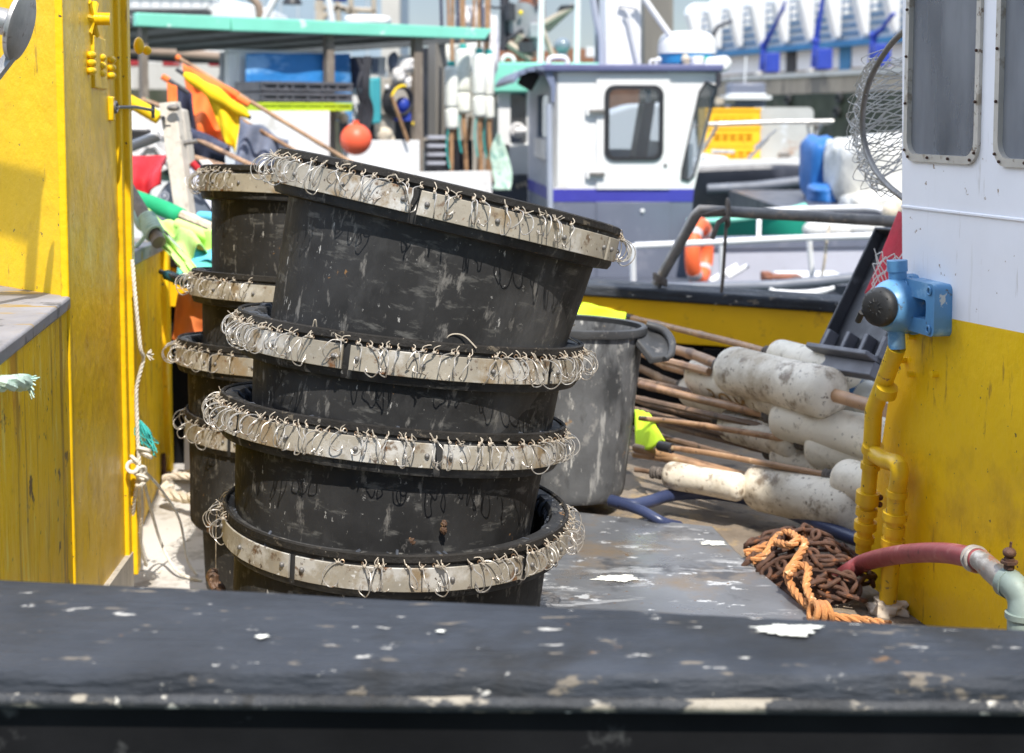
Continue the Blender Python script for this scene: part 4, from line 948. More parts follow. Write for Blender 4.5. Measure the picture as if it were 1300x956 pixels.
# rust litter under the chain
g = MB(); 
g.ball(base+V((0, 0, -.03)), (.115, .165, .065), 24); tag(g.build('chain_core', 'rust', ch), '', '')
o = bpy.data.objects['chain_core']; del o['label']; del o['category']
# orange rope round the chain
pp = [PZ(946, 703, .215), PZ(965, 696, .225), PZ(985, 688, .235), PZ(1005, 682, .25), PZ(1022, 690, .26), PZ(1010, 712, .245), PZ(1000, 728, .235), PZ(1008, 750, .22), PZ(1025, 768, .212), PZ(1042, 780, .21), PZ(1065, 784, .205), PZ(1100, 788, .20), PZ(1130, 794, .2)]
g = MB(); rope(g, spline(pp, 6), .0085)
g2 = [PZ(985, 688, .25), PZ(1002, 692, .262), PZ(1012, 684, .268), PZ(1000, 676, .262), PZ(984, 684, .245), PZ(972, 704, .225), PZ(955, 712, .212)]; rope(g, spline(g2, 6), .0082)
g3 = [PZ(1000, 730, .245), PZ(1012, 718, .25), PZ(1026, 722, .25), PZ(1024, 745, .235), PZ(1034, 768, .225)]; rope(g, spline(g3, 6), .0082)
kc = PZ(1042, 778, .222)
for k in range(3): g.torus(kc+V((.012*(k-1), 0, .002)), .015, .0062, align((1, .2, .3*(k-1))), 18, 7)
tag(g.build('rope', 'rope_orange'), 'knotted orange rope lying over the rusty chain heap', 'rope')
# crumbs of rust and muck on the floor by the wheelhouse foot
mat('muck', (.50, .42, .33), .9, var=.3, vs=40)
c = y3+V((0, 0, .0)); g = MB()
blob(g, V((c.x, c.y, .172)), .034, .034, .016, 4, .5, .9); g.build('pipe_sealant', 'muck', boat)

# ------------------------------------------------------------------ left side ropes
g = MB(); rope(g, spline([P(168, 330, 3.1), P(172, 380, 3.08), P(178, 440, 3.08), P(182, 455, 3.1), P(176, 480, 3.1), P(173, 500, 3.1), P(175, 560, 3.1), P(177, 590, 3.1)], 6), .0045)
c = P(178, 592, 3.1)
for k in range(7): g.torus(c+V((rnd.gauss(0, .008), rnd.gauss(0, .006), .012*(3-k))), .012, .0042, align((rnd.gauss(0, 1), rnd.gauss(0, 1), 1)), 12, 6)
rope(g, spline([c, P(170, 640, 3.15), P(168, 690, 3.2), P(172, 715, 3.2)], 5), .0045)
rope(g, spline([c, P(180, 650, 3.15), P(178, 690, 3.2), P(186, 718, 3.25)], 5), .0045)
for k in range(14): 
    p = P(186, 450, 3.08); g.tube([p, p+V((rnd.random()*.012+.004, rnd.gauss(0, .005), rnd.gauss(0, .012)))], .0012, 4)
tag(g.build('rope', 'rope_white'), 'thin pale rope with knots hanging down the yellow locker', 'rope')
g = MB(); g.tube(spline([c, P(205, 622, 3.3), P(228, 660, 3.45), P(238, 710, 3.4), P(250, 730, 3.36)], 8), .0032, 8); tag(g.build('cord', 'rope_white'), 'white cord looping from the knot out to the left tub stack, upper one', 'cord')
g = MB(); g.tube(spline([c, P(190, 640, 3.3), P(205, 690, 3.42), P(225, 725, 3.36), P(256, 738, 3.33)], 8), .0036, 8); tag(g.build('cord', 'rope_white'), 'white cord sagging from the knot down to deck, lower one', 'cord')
g = MB(); c = P(178, 545, 3.12)
for k in range(24): g.tube(spline([c+V((0, 0, .02)), c+V((.01+rnd.gauss(0, .008), rnd.gauss(0, .006), -.01)), c+V((.022+rnd.gauss(0, .012), rnd.gauss(0, .01), -.045+rnd.gauss(0, .008)))], 3), .0014, 4)
tag(g.build('twine_tuft', 'rope_teal'), 'frayed tuft of teal twine on yellow locker side', 'twine')
g = MB()
rope(g, spline([P(208, 608, 4.0), P(225, 604, 4.02), P(252, 606, 4.0), P(262, 610, 3.9)], 6), .011)
rope(g, spline([P(215, 616, 3.98), P(210, 625, 3.95), P(235, 632, 3.9), P(262, 634, 3.8)], 6), .017)
rope(g, spline([P(207, 610, 4.1), P(240, 600, 4.15), P(262, 603, 4.1)], 6), .010)
tag(g.build('mooring_rope', 'rope_pale'), 'thick pale mooring rope lying on deck behind the left tub stack', 'rope')
g = MB(); g.quadbox([P(234, 540, 4.25), P(262, 540, 4.25), P(262, 606, 4.25), P(234, 606, 4.25)], (0, .03, 0)); tag(g.build('bulkhead_board', 'grey_panel'), 'pale grey board standing behind the left tub stack', 'board')
g = MB(); g.quadbox([P(210, 380, 4.5), P(300, 380, 4.5), P(300, 640, 4.5), P(205, 640, 4.5)], (0, .04, 0)); o = g.build('bulwark_lining', 'hull_black', boat)
g = MB(); g.quadbox([P(206, 350, 4.46), P(238, 356, 4.46), P(238, 390, 4.46), P(206, 388, 4.46)], (0, .03, 0)); g.build('yellow_strake', 'yellow_bulwark', boat)
# ------------------------------------------------------------------ middle distance: helpers
class Face:
    """a vertical plane through O along e1; photo points land on it; w goes away from the lens"""
    def __init__(s, O, yaw=0.):
        s.O = V(O); s.e1 = V((math.cos(yaw), math.sin(yaw), 0)); s.e2 = V((-math.sin(yaw), math.cos(yaw), 0))
    def p(s, px, py, w_=0): return PP(px, py, s.O+s.e2*w_, s.e2)
    def c(s, px, py): q = s.p(px, py); return ((q-s.O).dot(s.e1), q.z)
    def m(s, u, z, w_=0): return V((s.O.x, s.O.y, 0))+s.e1*u+V((0, 0, z))+s.e2*w_
    def slab(s, mb, pts, w0, t):
        a = [s.p(*q, w0) for q in pts]; mb.quadbox(a, s.e2*t); return mb
    def rect(s, mb, x0, y0, x1, y1, w0, t): return s.slab(mb, [(x0, y0), (x1, y0), (x1, y1), (x0, y1)], w0, t)
    def rr(s, x0, y0, x1, y1, r):
        u0, z1 = s.c(x0, y0); u1, z0 = s.c(x1, y1); return rrect(u0, z0, u1, z1, r)
def pole(px0, py0, px1, py1, Y, r, Y1=None): return MB().tube([P(px0, py0, Y), P(px1, py1, Y1 or Y)], r, 12)

# ------------------------------------------------------------------ blue and white cabin boat
fc = Face(P(703, 300, 10), R(4.6))
cb = thing('cabin_boat', 'white cabin boat with purple-blue stripe, slate lower half and windowed door', 'boat', fc.m(.5, -.6, .8))
outer = [fc.c(*q) for q in ((701, 90), (914, 92), (889, 205), (881, 240), (701, 240))]
wh1 = fc.rr(771, 111, 838, 201, .05); wq = [fc.c(*q) for q in ((897, 106), (909, 112), (906, 122), (881, 220), (874, 228), (866, 226), (867, 215), (888, 118))]
cw = MB().holed(outer, [wh1, wq], fc.m, .05).build('cabin_wall', 'boat_white', cb)
D = 1.75
u0 = outer[0][0]; uR = outer[3][0]; zt = outer[0][1]
q = MB()
q.holed([(u0, -.3), (uR, -.3), (uR, zt), (u0, zt)], [fc.rr(712, 104, 876, 196, .04)], lambda u, z, w_: fc.m(u, z, D+w_), .05)
q.build('cabin_wall', 'boat_white', cb)
MB().prism([fc.m(uR-.03, z, w_) for z, w_ in ((-.3, .05), (-.3, D), (zt-.5, D), (zt-.5, .05))], [fc.m(uR+.0, z, w_) for z, w_ in ((-.3, .05), (-.3, D), (zt-.5, D), (zt-.5, .05))]).build('cabin_front', 'boat_white', cb)
aft_d = D
q = MB(); aw = lambda u, z, w_: fc.m(u0+w_, z, u)
zs, ze = fc.c(701, 240)[1], fc.c(701, 256)[1]
q.holed([(0, zs), (aft_d, zs), (aft_d, zt), (0, zt)], [rrect(.25, fc.c(701, 176)[1], 1.05, fc.c(701, 118)[1], .04)], aw, .04); aft = q.build('cabin_aft', 'aft_panel', cb)
q = MB(); q.holed([(-.002, ze), (aft_d, ze), (aft_d, zs), (-.002, zs)], [], lambda u, z, w_: aw(u, z, w_-.004), .04); q.build('stripe', 'blue_stripe', cb)
q = MB(); q.holed([(0, -.6), (aft_d, -.6), (aft_d, ze), (0, ze)], [], aw, .04); q.build('cabin_aft', 'slate_paint', cb)
q = MB(); q.holed([(.22, fc.c(701, 204)[1]), (1.08, fc.c(701, 204)[1]), (1.08, fc.c(701, 178)[1]), (.22, fc.c(701, 178)[1])], [], lambda u, z, w_: aw(u, z, w_-.02), .02); q.build('aft_locker', 'cloth_white', cb, bevel=.008)
q = MB(); q.holed(rrect(.25, fc.c(701, 176)[1], 1.05, fc.c(701, 118)[1], .04), [], lambda u, z, w_: aw(u, z, w_+.015), .006); q.build('window_pane', 'glass_clear', aft)
q = MB(); fc.slab(q, [(701, 240), (881, 240), (879.5, 256), (701, 256)], -.004, .05); q.build('stripe', 'blue_stripe', cb)
q = MB(); fc.slab(q, [(701, 256), (879.5, 256), (876, 420), (701, 420)], 0, .05); q.build('cabin_base', 'slate_paint', cb)
# roof and the drooping visor at the back
q = MB(); fc.slab(q, [(687, 81), (920, 82), (918, 91), (690, 91)], -.06, D+.2); q.build('roof', 'slate_roof', cb, bevel=.012)
vp = [(691, 84), (680, 84), (668, 87), (659, 92), (652, 101)]; q = MB()
for (a, b) in zip(vp[:-1], vp[1:]): fc.slab(q, [(a[0], a[1]-1), (b[0], b[1]-1), (b[0]+1.5, b[1]+4), (a[0], a[1]+6)], -.06, D+.1)
q.build('visor', 'visor_blue', cb)
q = MB(); fc.slab(q, [(690, 90), (700, 88), (706, 108), (704, 130), (700, 130), (700, 112)], -.03, .04); q.build('visor_bracket', 'visor_blue', cb)
q = MB(); c = fc.p(671, 101, .5); q.box(c, (.12, .14, .13), Matrix.Rotation(.5, 4, 'Y')); q.build('deck_speaker', 'rubber_black', cb, bevel=.01)
pole(697, 132, 699, 300, 9.9, .020).build('drain_pipe', 'aft_panel', cb)
# door
q = MB(); fc_o = [fc.c(*p_) for p_ in ((757, 240), (757, 100), (761, 95), (846, 95), (850, 100), (850, 240))]
dr = q.holed(fc_o, [fc.rr(769, 109, 840, 203, .06)], lambda u, z, w_: fc.m(u, z, w_-.018), .018).build('door', 'boat_white', cb, bevel=.004)
q = MB(); fc.slab(q, [(757.5, 256.5), (850, 256.5), (849, 420), (757.5, 420)], -.014, .014); q.build('door_lower', 'slate_paint', cb, bevel=.004)
MB().holed(fc.rr(767, 108, 841, 204, .07), [fc.rr(773, 113.5, 836, 199, .05)], lambda u, z, w_: fc.m(u, z, w_-.034), .03).build('window_seal', 'rubber_black', dr)
MB().holed(fc.rr(771, 111, 838, 201, .05), [], lambda u, z, w_: fc.m(u, z, w_-.012), .005).build('window_pane', 'glass_clear', dr)
for y in (142, 222):
    q = MB(); fc.rect(q, 744, y-6, 757, y+5, -.03, .03); q.build('hinge_plate', 'boat_white', dr, bevel=.004)
    q = MB(); fc.rect(q, 749, y-3, 768, y+2, -.05, .02); q.build('door_handle', 'dull_steel', dr, bevel=.004)
q = MB(); c = fc.m(*fc.c(844, 210), -.02); q.ball(c, .012, 10); q.build('lock', 'rubber_black', dr)
q = MB(); c = fc.m(*fc.c(815, 268), -.016); q.ball(c, .016, 10); q.build('door_knob', 'boat_white', dr)
MB().holed([fc.c(*p_) for p_ in ((896, 103), (911, 110), (908, 123), (882, 223), (874, 231), (864, 228), (865, 214), (887, 116))], [wq], lambda u, z, w_: fc.m(u, z, w_-.012), .012).build('window_seal', 'rubber_black', cw)
MB().holed(wq, [], lambda u, z, w_: fc.m(u, z, w_+.012), .005).build('window_pane', 'glass_clear', cw)
# steering console post seen through the door
q = MB(); fc.slab(q, [(818, 130), (832, 130), (812, 260), (796, 260)], .7, .25); q.build('seat_pedestal', 'slate_paint', cb)
# mast trunk, stays, hoops, boxes on the roof
q = MB(); fc.slab(q, [(768, -60), (814, -60), (814, 85), (768, 85)], .5, .3); mst = q.build('mast_trunk', 'boat_white', cb, bevel=.012)
q = MB(); q.tube([fc.p(794, 12, .45), fc.p(798, 18, .45), fc.p(812, 80, .45)], .012, 10); q.tube([fc.p(786, 6, .47), fc.p(806, 9, .45)], .016, 10); q.build('mast_stay', 'boat_white', cb)
q = MB(); q.tube([fc.p(812, -10, .4), fc.p(868, 70, .4)], .022, 12); q.build('mast_stay', 'boat_white', cb)
q = MB(); q.tube(spline([fc.p(750, -20, .4), fc.p(757, 25, .4), fc.p(763, 50, .4), fc.p(764, 84, .4)], 6), .024, 12); q.build('roof_pipe', 'aft_panel', cb)
q = MB(); q.tube(spline([fc.p(696, 84, .3), fc.p(697, 76, .3), fc.p(703, 73, .3), fc.p(715, 73, .3), fc.p(720, 77, .3), fc.p(720, 84, .3)], 5), .018, 10); q.build('roof_grip', 'boat_white', cb)
q = MB(); fc.slab(q, [(893, 91), (897, 73), (924, 70), (931, 79), (925, 90), (905, 94)], .1, .35); q.build('searchlight', 'boat_white', cb, bevel=.02)
q = MB(); fc.rect(q, 880, 71, 894, 83, .15, .2); q.build('roof_box', 'cloth_white', cb, bevel=.01)
q = MB(); fc.rect(q, 895, 71, 899, 84, .12, .2); q.build('sidelight', 'sea_green', cb)
q = MB(); q.ball(fc.p(870, 75, .3), (.03, .03, .035), 12); q.tube([fc.p(868, 80, .3), fc.p(878, 80, .3)], .02, 10); q.build('rope_ball', 'rope_pale', cb)
q = MB(); q.torus(fc.p(829, 80, .3), .022, .009, align((0, 1, 0)), 16, 8); q.ball(fc.p(836, 76, .3), .022, 10); q.build('roof_shackle', 'boat_white', cb)
pole(912, 92, 912, 110, 10, .02).build('wiper_motor', 'dark_gear', cb)
lr = thing('liferaft', 'white rounded liferaft canister with blue base on the cabin roof', 'liferaft', fc.p(872, 82, .5))
cc = fc.p(872, 68, .5); q = MB(); wd2 = (fc.p(908, 68, .5)-fc.p(835, 68, .5)).length/2
hh = (fc.p(872, 40, .5)-cc).length
prof = []
for i in range(9): a = math.pi/2*i/8; prof.append(((max(math.cos(a), .0005))**.42, math.sin(a)**.62 if a > 0 else 0))
q.lathe([(wd2*r_, hh*z) for r_, z in prof], 48, Matrix.Translation(cc)); q.lathe([(wd2, -.004), (wd2*1.005, 0), (wd2, .004)], 48, Matrix.Translation(cc)); q.build('canister_lid', 'boat_white', lr)
q = MB(); q.lathe([(.0005, -.075), (wd2*.92, -.075), (wd2*.96, -.01), (wd2*.96, 0)], 48, Matrix.Translation(cc)); q.build('canister_base', 'bluecase', lr)
# white deck rail, bulwark, tube fender and cleat of the same boat
q = MB(); q.tube([P(806, 312, 7.6), P(880, 309, 7.6), P(1020, 302, 7.4), P(1160, 298, 7.2)], .0165, 12)
for x, y0 in ((803, 311), (916, 307), (1027, 302)): q.tube([P(x, y0, 7.55), P(x+(5 if x > 1000 else 1), 366, 7.6)], .016, 12)
q.tube(spline([P(925, 272, 7.9), P(1000, 266, 7.9), P(1075, 264, 7.8), P(1112, 265, 7.7), P(1126, 272, 7.65), P(1142, 288, 7.6)], 5), .015, 12)
q.tube([P(964, 268, 7.9), P(963, 304, 7.7)], .013, 10); q.build('deck_rail', 'white_wood', cb)
q = MB(); q.quadbox([P(895, 306, 8.4), P(1150, 302, 8.4), P(1150, 372, 8.4), P(895, 372, 8.4)], (0, .1, 0)); q.build('bulwark', 'grey_panel', cb)
q = MB(); q.quadbox([P(895, 303, 8.38), P(1150, 298, 8.38), P(1150, 312, 8.38), P(895, 316, 8.38)], (0, .14, 0)); q.build('bulwark_cap', 'slate_paint', cb)
q = MB(); q.prism([P(640, 362, 7.5), P(1300, 362, 7.5), P(1300, 356, 10.2), P(640, 350, 10.2)], [P(640, 366, 7.5)-V((0, 0, 1.2)), P(1300, 366, 7.5)-V((0, 0, 1.2)), P(1300, 366, 10.2)-V((0, 0, 1.2)), P(640, 366, 10.2)-V((0, 0, 1.2))]); q.build('hull', 'navy_hull', cb)
q = MB(); q.tube([P(760, 368, 7.35), P(900, 364, 7.3), P(985, 362, 7.3), P(1040, 357, 7.3), P(1110, 350, 7.3)], .026, 14); q.build('tube_fender', 'fender_grey', cb)
q = MB(); q.tube(spline([P(977, 367, 7.2), P(990, 371, 7.2), P(1020, 372, 7.2), P(1045, 369, 7.2), P(1059, 365, 7.2)], 5), [.010]*5+[.014]*12+[.010]*4, 10)
for x in (1000, 1035): q.tube([P(x, 371, 7.2), P(x, 378, 7.2)], .016, 10)
q.tube([P(1030, 376, 7.18), P(1075, 384, 7.15)], .010, 8); q.build('mooring_cleat', 'white_wood', cb)
q = MB(); q.box(P(1025, 352, 7.9), (.34, .2, .05)); q.build('tray', 'white_wood', cb, bevel=.01)
q = MB(); q.box(P(992, 351, 7.8), (.20, .14, .02)); q.box(P(973, 351, 7.8), (.05, .1, .05)); q.build('rusty_tray', 'rust_far', cb, bevel=.006)
q = MB(); q.tube([P(903, 358, 7.9), P(937, 338, 7.9)], .022, 10); q.tube([P(925, 352, 7.85), P(950, 337, 7.85)], .014, 10); q.build('white_pipe', 'white_wood', cb)
q = MB(); q.torus(P(888, 320, 8.0), .15, .042, Matrix.Rotation(R(68), 4, 'Z') @ Matrix.Rotation(R(90), 4, 'X'), 40, 14)
lb = q.build('lifebuoy', 'ring_orange'); tag(lb, 'orange lifebuoy ring hanging edge-on beside the slate cabin base', 'lifebuoy')
for k in range(4):
    a = R(45+90*k); g = MB(); Mx = Matrix.Rotation(R(68), 4, 'Z') @ Matrix.Rotation(R(90), 4, 'X'); pts = []
    g.torus((0, 0, 0), .15, .0435, Mx, 4, 14, a-.12, a+.12); o = g.build('reflective_band', 'reflective_grey', lb, local=True)
    o.location = P(888, 320, 8.0)-lb.location

# green dinghy and pale fenders beyond the rail
gd = thing('dinghy', 'sea-green dinghy hull beyond the white rail', 'dinghy', P(950, 310, 9.6))
q = MB(); st = []
for i in range(13):
    t = i/12; x = 872+150*t; y0 = 281-20*t**2.2; k = 1-t**3*.85
    st.append([P(x, y0, 9.5-.3*k), P(x+6*t-4, 290+4*t, 9.5-.22*k), P(x-8*t, 318, 9.5-.04*k), P(x-8*t, 318, 9.5+.3*k), P(x, y0-1.5, 9.5+.5*k)])
n = 5; q.add([p for r_ in st for p in r_], [(i*n+k, i*n+k+1, (i+1)*n+k+1, (i+1)*n+k) for i in range(12) for k in range(4)]); q.build('hull', 'sea_green', gd)
q = MB(); q.tube([r_[0] for r_ in st], .018, 8); q.build('gunwale', 'seafoam', gd)
for x, y, rx, lbl in ((1050, 292, 32, 'big pale cream fender behind the white rail, left of the other'), (1098, 290, 24, 'pale cream fender close to the wheelhouse behind the white rail')):
    c = P(x, y, 9.0); tag(MB().ball(c, (rx/F*9, .12, .075), 20).build('fender', 'sack_white'), lbl, 'fender')
q = MB(); q.ball(P(1130, 268, 7.6), (.045, .05, .05), 14); q.ball(P(1138, 262, 7.7), (.04, .04, .05), 14); tag(q.build('rope_bundle', 'rope_pale'), 'pale pinkish rope bundle on the rail end beside the wheelhouse', 'rope')
q = MB(); rope(q, spline([P(1054, 285, 7.4), P(1050, 300, 7.4), P(1047, 330, 7.4), P(1042, 356, 7.45)], 4), .008); tag(q.build('rope', 'rope_pale'), 'pale rope hanging from the white rail down to deck', 'rope')

# ------------------------------------------------------------------ dark boat with white deck and yellow crates
db = thing('work_boat', 'dark-hulled boat with white deck carrying yellow crates and a thin rail', 'boat', P(960, 262, 15))
st = []
for i in range(15):
    t = i/14; x = 868+192*t; k = (1-t**4)
    top = 213-9*t+14*t**6
    st.append([P(x, top, 15.0), P(x-1, top+6, 14.98), P(x-4*t-6*t**4, 236+4*t, 15.05), P(x-30*t**3, 285, 15.3), P(x-30*t**3, 285, 15.3+1.6*k), P(x, top, 15.0+1.9*k)])
n = 6; q = MB(); q.add([p for r_ in st for p in r_], [(i*n+k, i*n+k+1, (i+1)*n+k+1, (i+1)*n+k) for i in range(14) for k in range(4)]); q.build('hull', 'navy_hull', db)
q = MB(); q.add([p for r_ in st for p in (r_[0]+V((0, 0, .02)), r_[5]+V((0, 0, .02)))], [(i*2, i*2+1, i*2+3, i*2+2) for i in range(14)], False)
q.quadbox([P(868, 204, 15.0), P(1040, 200, 15.0), P(1046, 211, 15.0), P(868, 215, 15.0)], (0, .05, 0)); q.build('deck', 'boat_white', db)
q = MB(); q.tube([P(898, 240, 14.9), P(960, 237, 14.88), P(1010, 231, 14.9), P(1040, 226, 14.95), P(1056, 222, 15.0)], [.05, .055, .055, .05, .03], 14); q.build('tube_fender', 'fender_grey', db)
q = MB(); fcb = [P(880, 208, 15.2), P(900, 196, 15.2), P(922, 198, 15.2), P(930, 208, 15.2)]; q.quadbox(fcb, (0, .5, 0)); q.build('fore_hatch', 'boat_white', db, bevel=.03)
q = MB(); q.tube([P(898, 158, 15.0), P(980, 155, 15.0), P(1058, 154, 15.0)], .024, 10); q.tube([P(880, 160, 16.4), P(985, 163, 16.4), P(1052, 156, 15.6)], .016, 10)
for a, b in (((910, 161), (893, 190)), ((975, 175), (950, 202)), ((1045, 157), (1016, 206)), ((1040, 158), (1034, 182))): q.tube([P(*a, 15.05), P(*b, 15.1)], .018, 10)
q.tube([P(958, 187, 15.1), P(985, 165, 15.3)], .014, 8); q.build('deck_rail', 'steel', db)
q = MB(); q.tube([P(903, 192, 15.1), P(932, 193, 15.1)], .02, 8); q.build('step_bar', 'grey_steel', db)
for i, (x0, y0, x1, y1) in enumerate(((896, 137, 965, 160), (896, 160.5, 965, 182), (896, 182.5, 965, 204))):
    f2 = Face(P(930, 180, 15.7)); u0, z1 = f2.c(x0, y0); u1, z0 = f2.c(x1, y1); q = MB()
    hs = [rrect(u0+.08+k*(u1-u0-.16)/5+.008, z0+.03+j*(z1-z0-.10)/2, u0+.08+(k+1)*(u1-u0-.16)/5-.008, z0+.03+(j+1)*(z1-z0-.10)/2-.015, .006, 2) for k in range(5) for j in range(2)]
    q.holed([(u0, z0), (u1, z0), (u1, z1), (u0, z1)], hs, f2.m, .02); q.holed([(u0, z0), (u1, z0), (u1, z1), (u0, z1)], [], lambda u, z, w_: f2.m(u, z, w_+.10), .5)
    q.quadbox([f2.m(u0-.01, z1-.03, -.012), f2.m(u1+.01, z1-.03, -.012), f2.m(u1+.01, z1, -.012), f2.m(u0-.01, z1, -.012)], (0, .03, 0))
    q.quadbox([f2.m(u0, z0, .02), f2.m(u0+.02, z0, .02), f2.m(u0+.02, z1, .02), f2.m(u0, z1, .02)], (0, .1, 0)); q.quadbox([f2.m(u1-.02, z0, .02), f2.m(u1, z0, .02), f2.m(u1, z1, .02), f2.m(u1-.02, z1, .02)], (0, .1, 0))
    tag(q.build('fish_crate', 'crate_yellow'), ['topmost yellow crate of the three stacked on the dark boat', 'middle yellow crate of the three stacked on the dark boat', 'lowest yellow crate of the three stacked on the dark boat'][i], 'crate', 'yellow crates stacked on the dark boat')
f2 = Face(P(1000, 170, 15.9), R(3)); q = MB(); q.holed(f2.rr(966, 136, 1032, 204, .06), [], f2.m, .5); tag(q.build('fish_bin', 'rusty_white', bevel=.02), 'pale rust-stained square bin beside the yellow crates', 'bin')
q = MB(); q.box(P(995, 200, 15.3), (.12, .1, .10)); tag(q.build('wooden_block', 'tan_steel', bevel=.01), 'small tan block standing in front of the rust-stained bin', 'block')
q = MB(); q.tube(spline([P(1022, 203, 15.2), P(1032, 196, 15.2), P(1042, 200, 15.2), P(1038, 206, 15.2)], 5), .02, 8); tag(q.build('rope', 'rope_orange'), 'short orange-brown rope at the bow of the dark boat', 'rope')
# bulk sack and blue sheet
q = MB()
blob(q, P(1118, 222, 12), .42, .45, .33, 3); tag(q.build('bulk_sack', 'sack_white'), 'large white crumpled bulk sack behind the landing net', 'sack')
q = MB(); blob(q, P(1075, 212, 12.2), .16, .3, .24, 8); tag(q.build('bulk_sack', 'sack_white'), 'stained white sack hanging left of the largest sack', 'sack')
q = MB(); blob(q, P(1120, 262, 11.6), .32, .3, .12, 12); tag(q.build('bulk_sack', 'sack_white'), 'flat pale sack lying under the largest white sack', 'sack')
q = MB(); blob(q, P(1040, 214, 12.7), .14, .3, .28, 5); blob(q, P(1060, 248, 12.2), .22, .3, .10, 6); tag(q.build('blue_sheet', 'sack_blue'), 'crumpled blue plastic sheet bundled left of the white sacks', 'sheet')
q = MB(); q.quadbox([P(1000, 262, 12.9), P(1200, 262, 12.9), P(1200, 300, 12.9), P(1000, 300, 12.9)], (0, 1.2, 0)); q.quadbox([P(1000, 266, 11.0), P(1200, 266, 11.0), P(1200, 330, 11.0), P(1000, 330, 11.0)], (0, 3, 0)); tag(q.build('pontoon', 'navy_hull'), 'dark pontoon under the white sacks beyond the rail', 'pontoon')

# ------------------------------------------------------------------ boat with the sea-foam green shelter roof
A0, A1 = P(174, 17, 9.0), P(626, 37, 10.7)
gb = thing('shelter_boat', 'fishing boat with seafoam green shelter roof on brown posts and white bulkheads', 'boat', V((-1.2, 11, -.6)))
bd = (A1-A0).normalized(); yaw = math.atan2(bd.y, bd.x); gf = Face(A0, yaw)
q = MB(); gf.slab(q, [(174, 16), (293, 21), (293, 38.5), (174, 33)], -.02, .06); gf.slab(q, [(294.5, 21), (626, 36.5), (616, 50), (294.5, 39)], -.02, .06); q.build('roof_beam', 'seafoam', gb, bevel=.006)
q = MB(); top = [gf.m(*gf.c(176, 22), .04), gf.m(*gf.c(552, 38), .04), gf.m(*gf.c(552, 38), 3.2), gf.m(*gf.c(176, 22), 3.2)]
q.prism([p-V((0, 0, .03)) for p in top], top); q.build('roof', 'roof_under', gb)
q = MB()
for k in range(5): gf.rect(q, 180, 38, 620, 47, .5+.55*k, .05) if False else None
for k in range(6):
    u = .2+k*.5; q.quadbox([gf.m(u, 1.64, .05), gf.m(u+.06, 1.64, .05), gf.m(u+.06, 1.70, .05), gf.m(u, 1.70, .05)], gf.e2*3.0)
q.build('roof_rafters', 'roof_under', gb)
for x, w_, y1 in ((190, 12, 175), (426, 11.5, 215), (537.5, 11.5, 222)):
    q = MB(); u, z = gf.c(x-w_/2, 36); u2, z2 = gf.c(x+w_/2, y1+60); q.quadbox([gf.m(u, 1.68, .05), gf.m(u2, 1.68, .05), gf.m(u2, z2, .05), gf.m(u, z2, .05)], gf.e2*.06); q.build('post', 'post_wood', gb, bevel=.004)
q = MB(); 
for k in range(5): q.torus(P(427, 136+3.5*k, 10.0), .052, .010, align((0, 0, 1)), 16, 6)
q.ball(P(437, 150, 9.9), .035, 10); tag(q.build('rope_wrap', 'rope_pale'), 'pale rope wrapped around the middle brown post', 'rope')
gi = Face(gf.p(360, 60, .13), yaw)
q = MB(); gi.slab(q, [(314, 141), (419, 141), (419, 250), (314, 250)], -.32, .42); q.build('bulkhead', 'white_wood', gb, bevel=.005)
q = MB(); gi.slab(q, [(455, 178), (533, 178), (533, 250), (440, 250), (440, 178)], -.1, .06); q.build('bulkhead', 'white_wood', gb, bevel=.005)
q = MB(); gi.slab(q, [(531, 219), (624, 217), (626, 270), (531, 260)], -.3, .06); q.build('bulkhead', 'white_wood', gb, bevel=.005)
q = MB(); gi.slab(q, [(290, 64), (302, 64), (302, 215), (290, 215)], .1, .06); gi.slab(q, [(290, 62), (425, 66), (425, 71), (290, 70)], .1, .06); gi.slab(q, [(303, 66), (315, 66), (315, 108), (303, 108)], .08, .05); q.build('door_frame', 'white_wood', gb, bevel=.004)
q = MB(); gi.slab(q, [(283, 66), (296, 66), (296, 118), (283, 118)], .2, .05); gi.rect(q, 281, 96, 291, 215, .22, .05); q.build('frame_panel', 'grey_steel', gb)
o = cloth(gi.m(*gi.c(314, 68), .02), gi.m(*gi.c(446, 68), .02), gi.m(*gi.c(448, 156), .0), gi.m(*gi.c(314, 138), .02), .035, 1.6, 26, 20, nrm=(0, -1, .1)).build('tarpaulin', 'tarp_blue', solid=.004); tag(o, 'creased blue tarpaulin hung under the green shelter roof', 'tarpaulin')
cr_l = ['dark grey slatted crate on top of the lime crate', 'dark grey crate between the topmost crate and lime crate', 'flat lime green crate at the bottom of the crate stack']
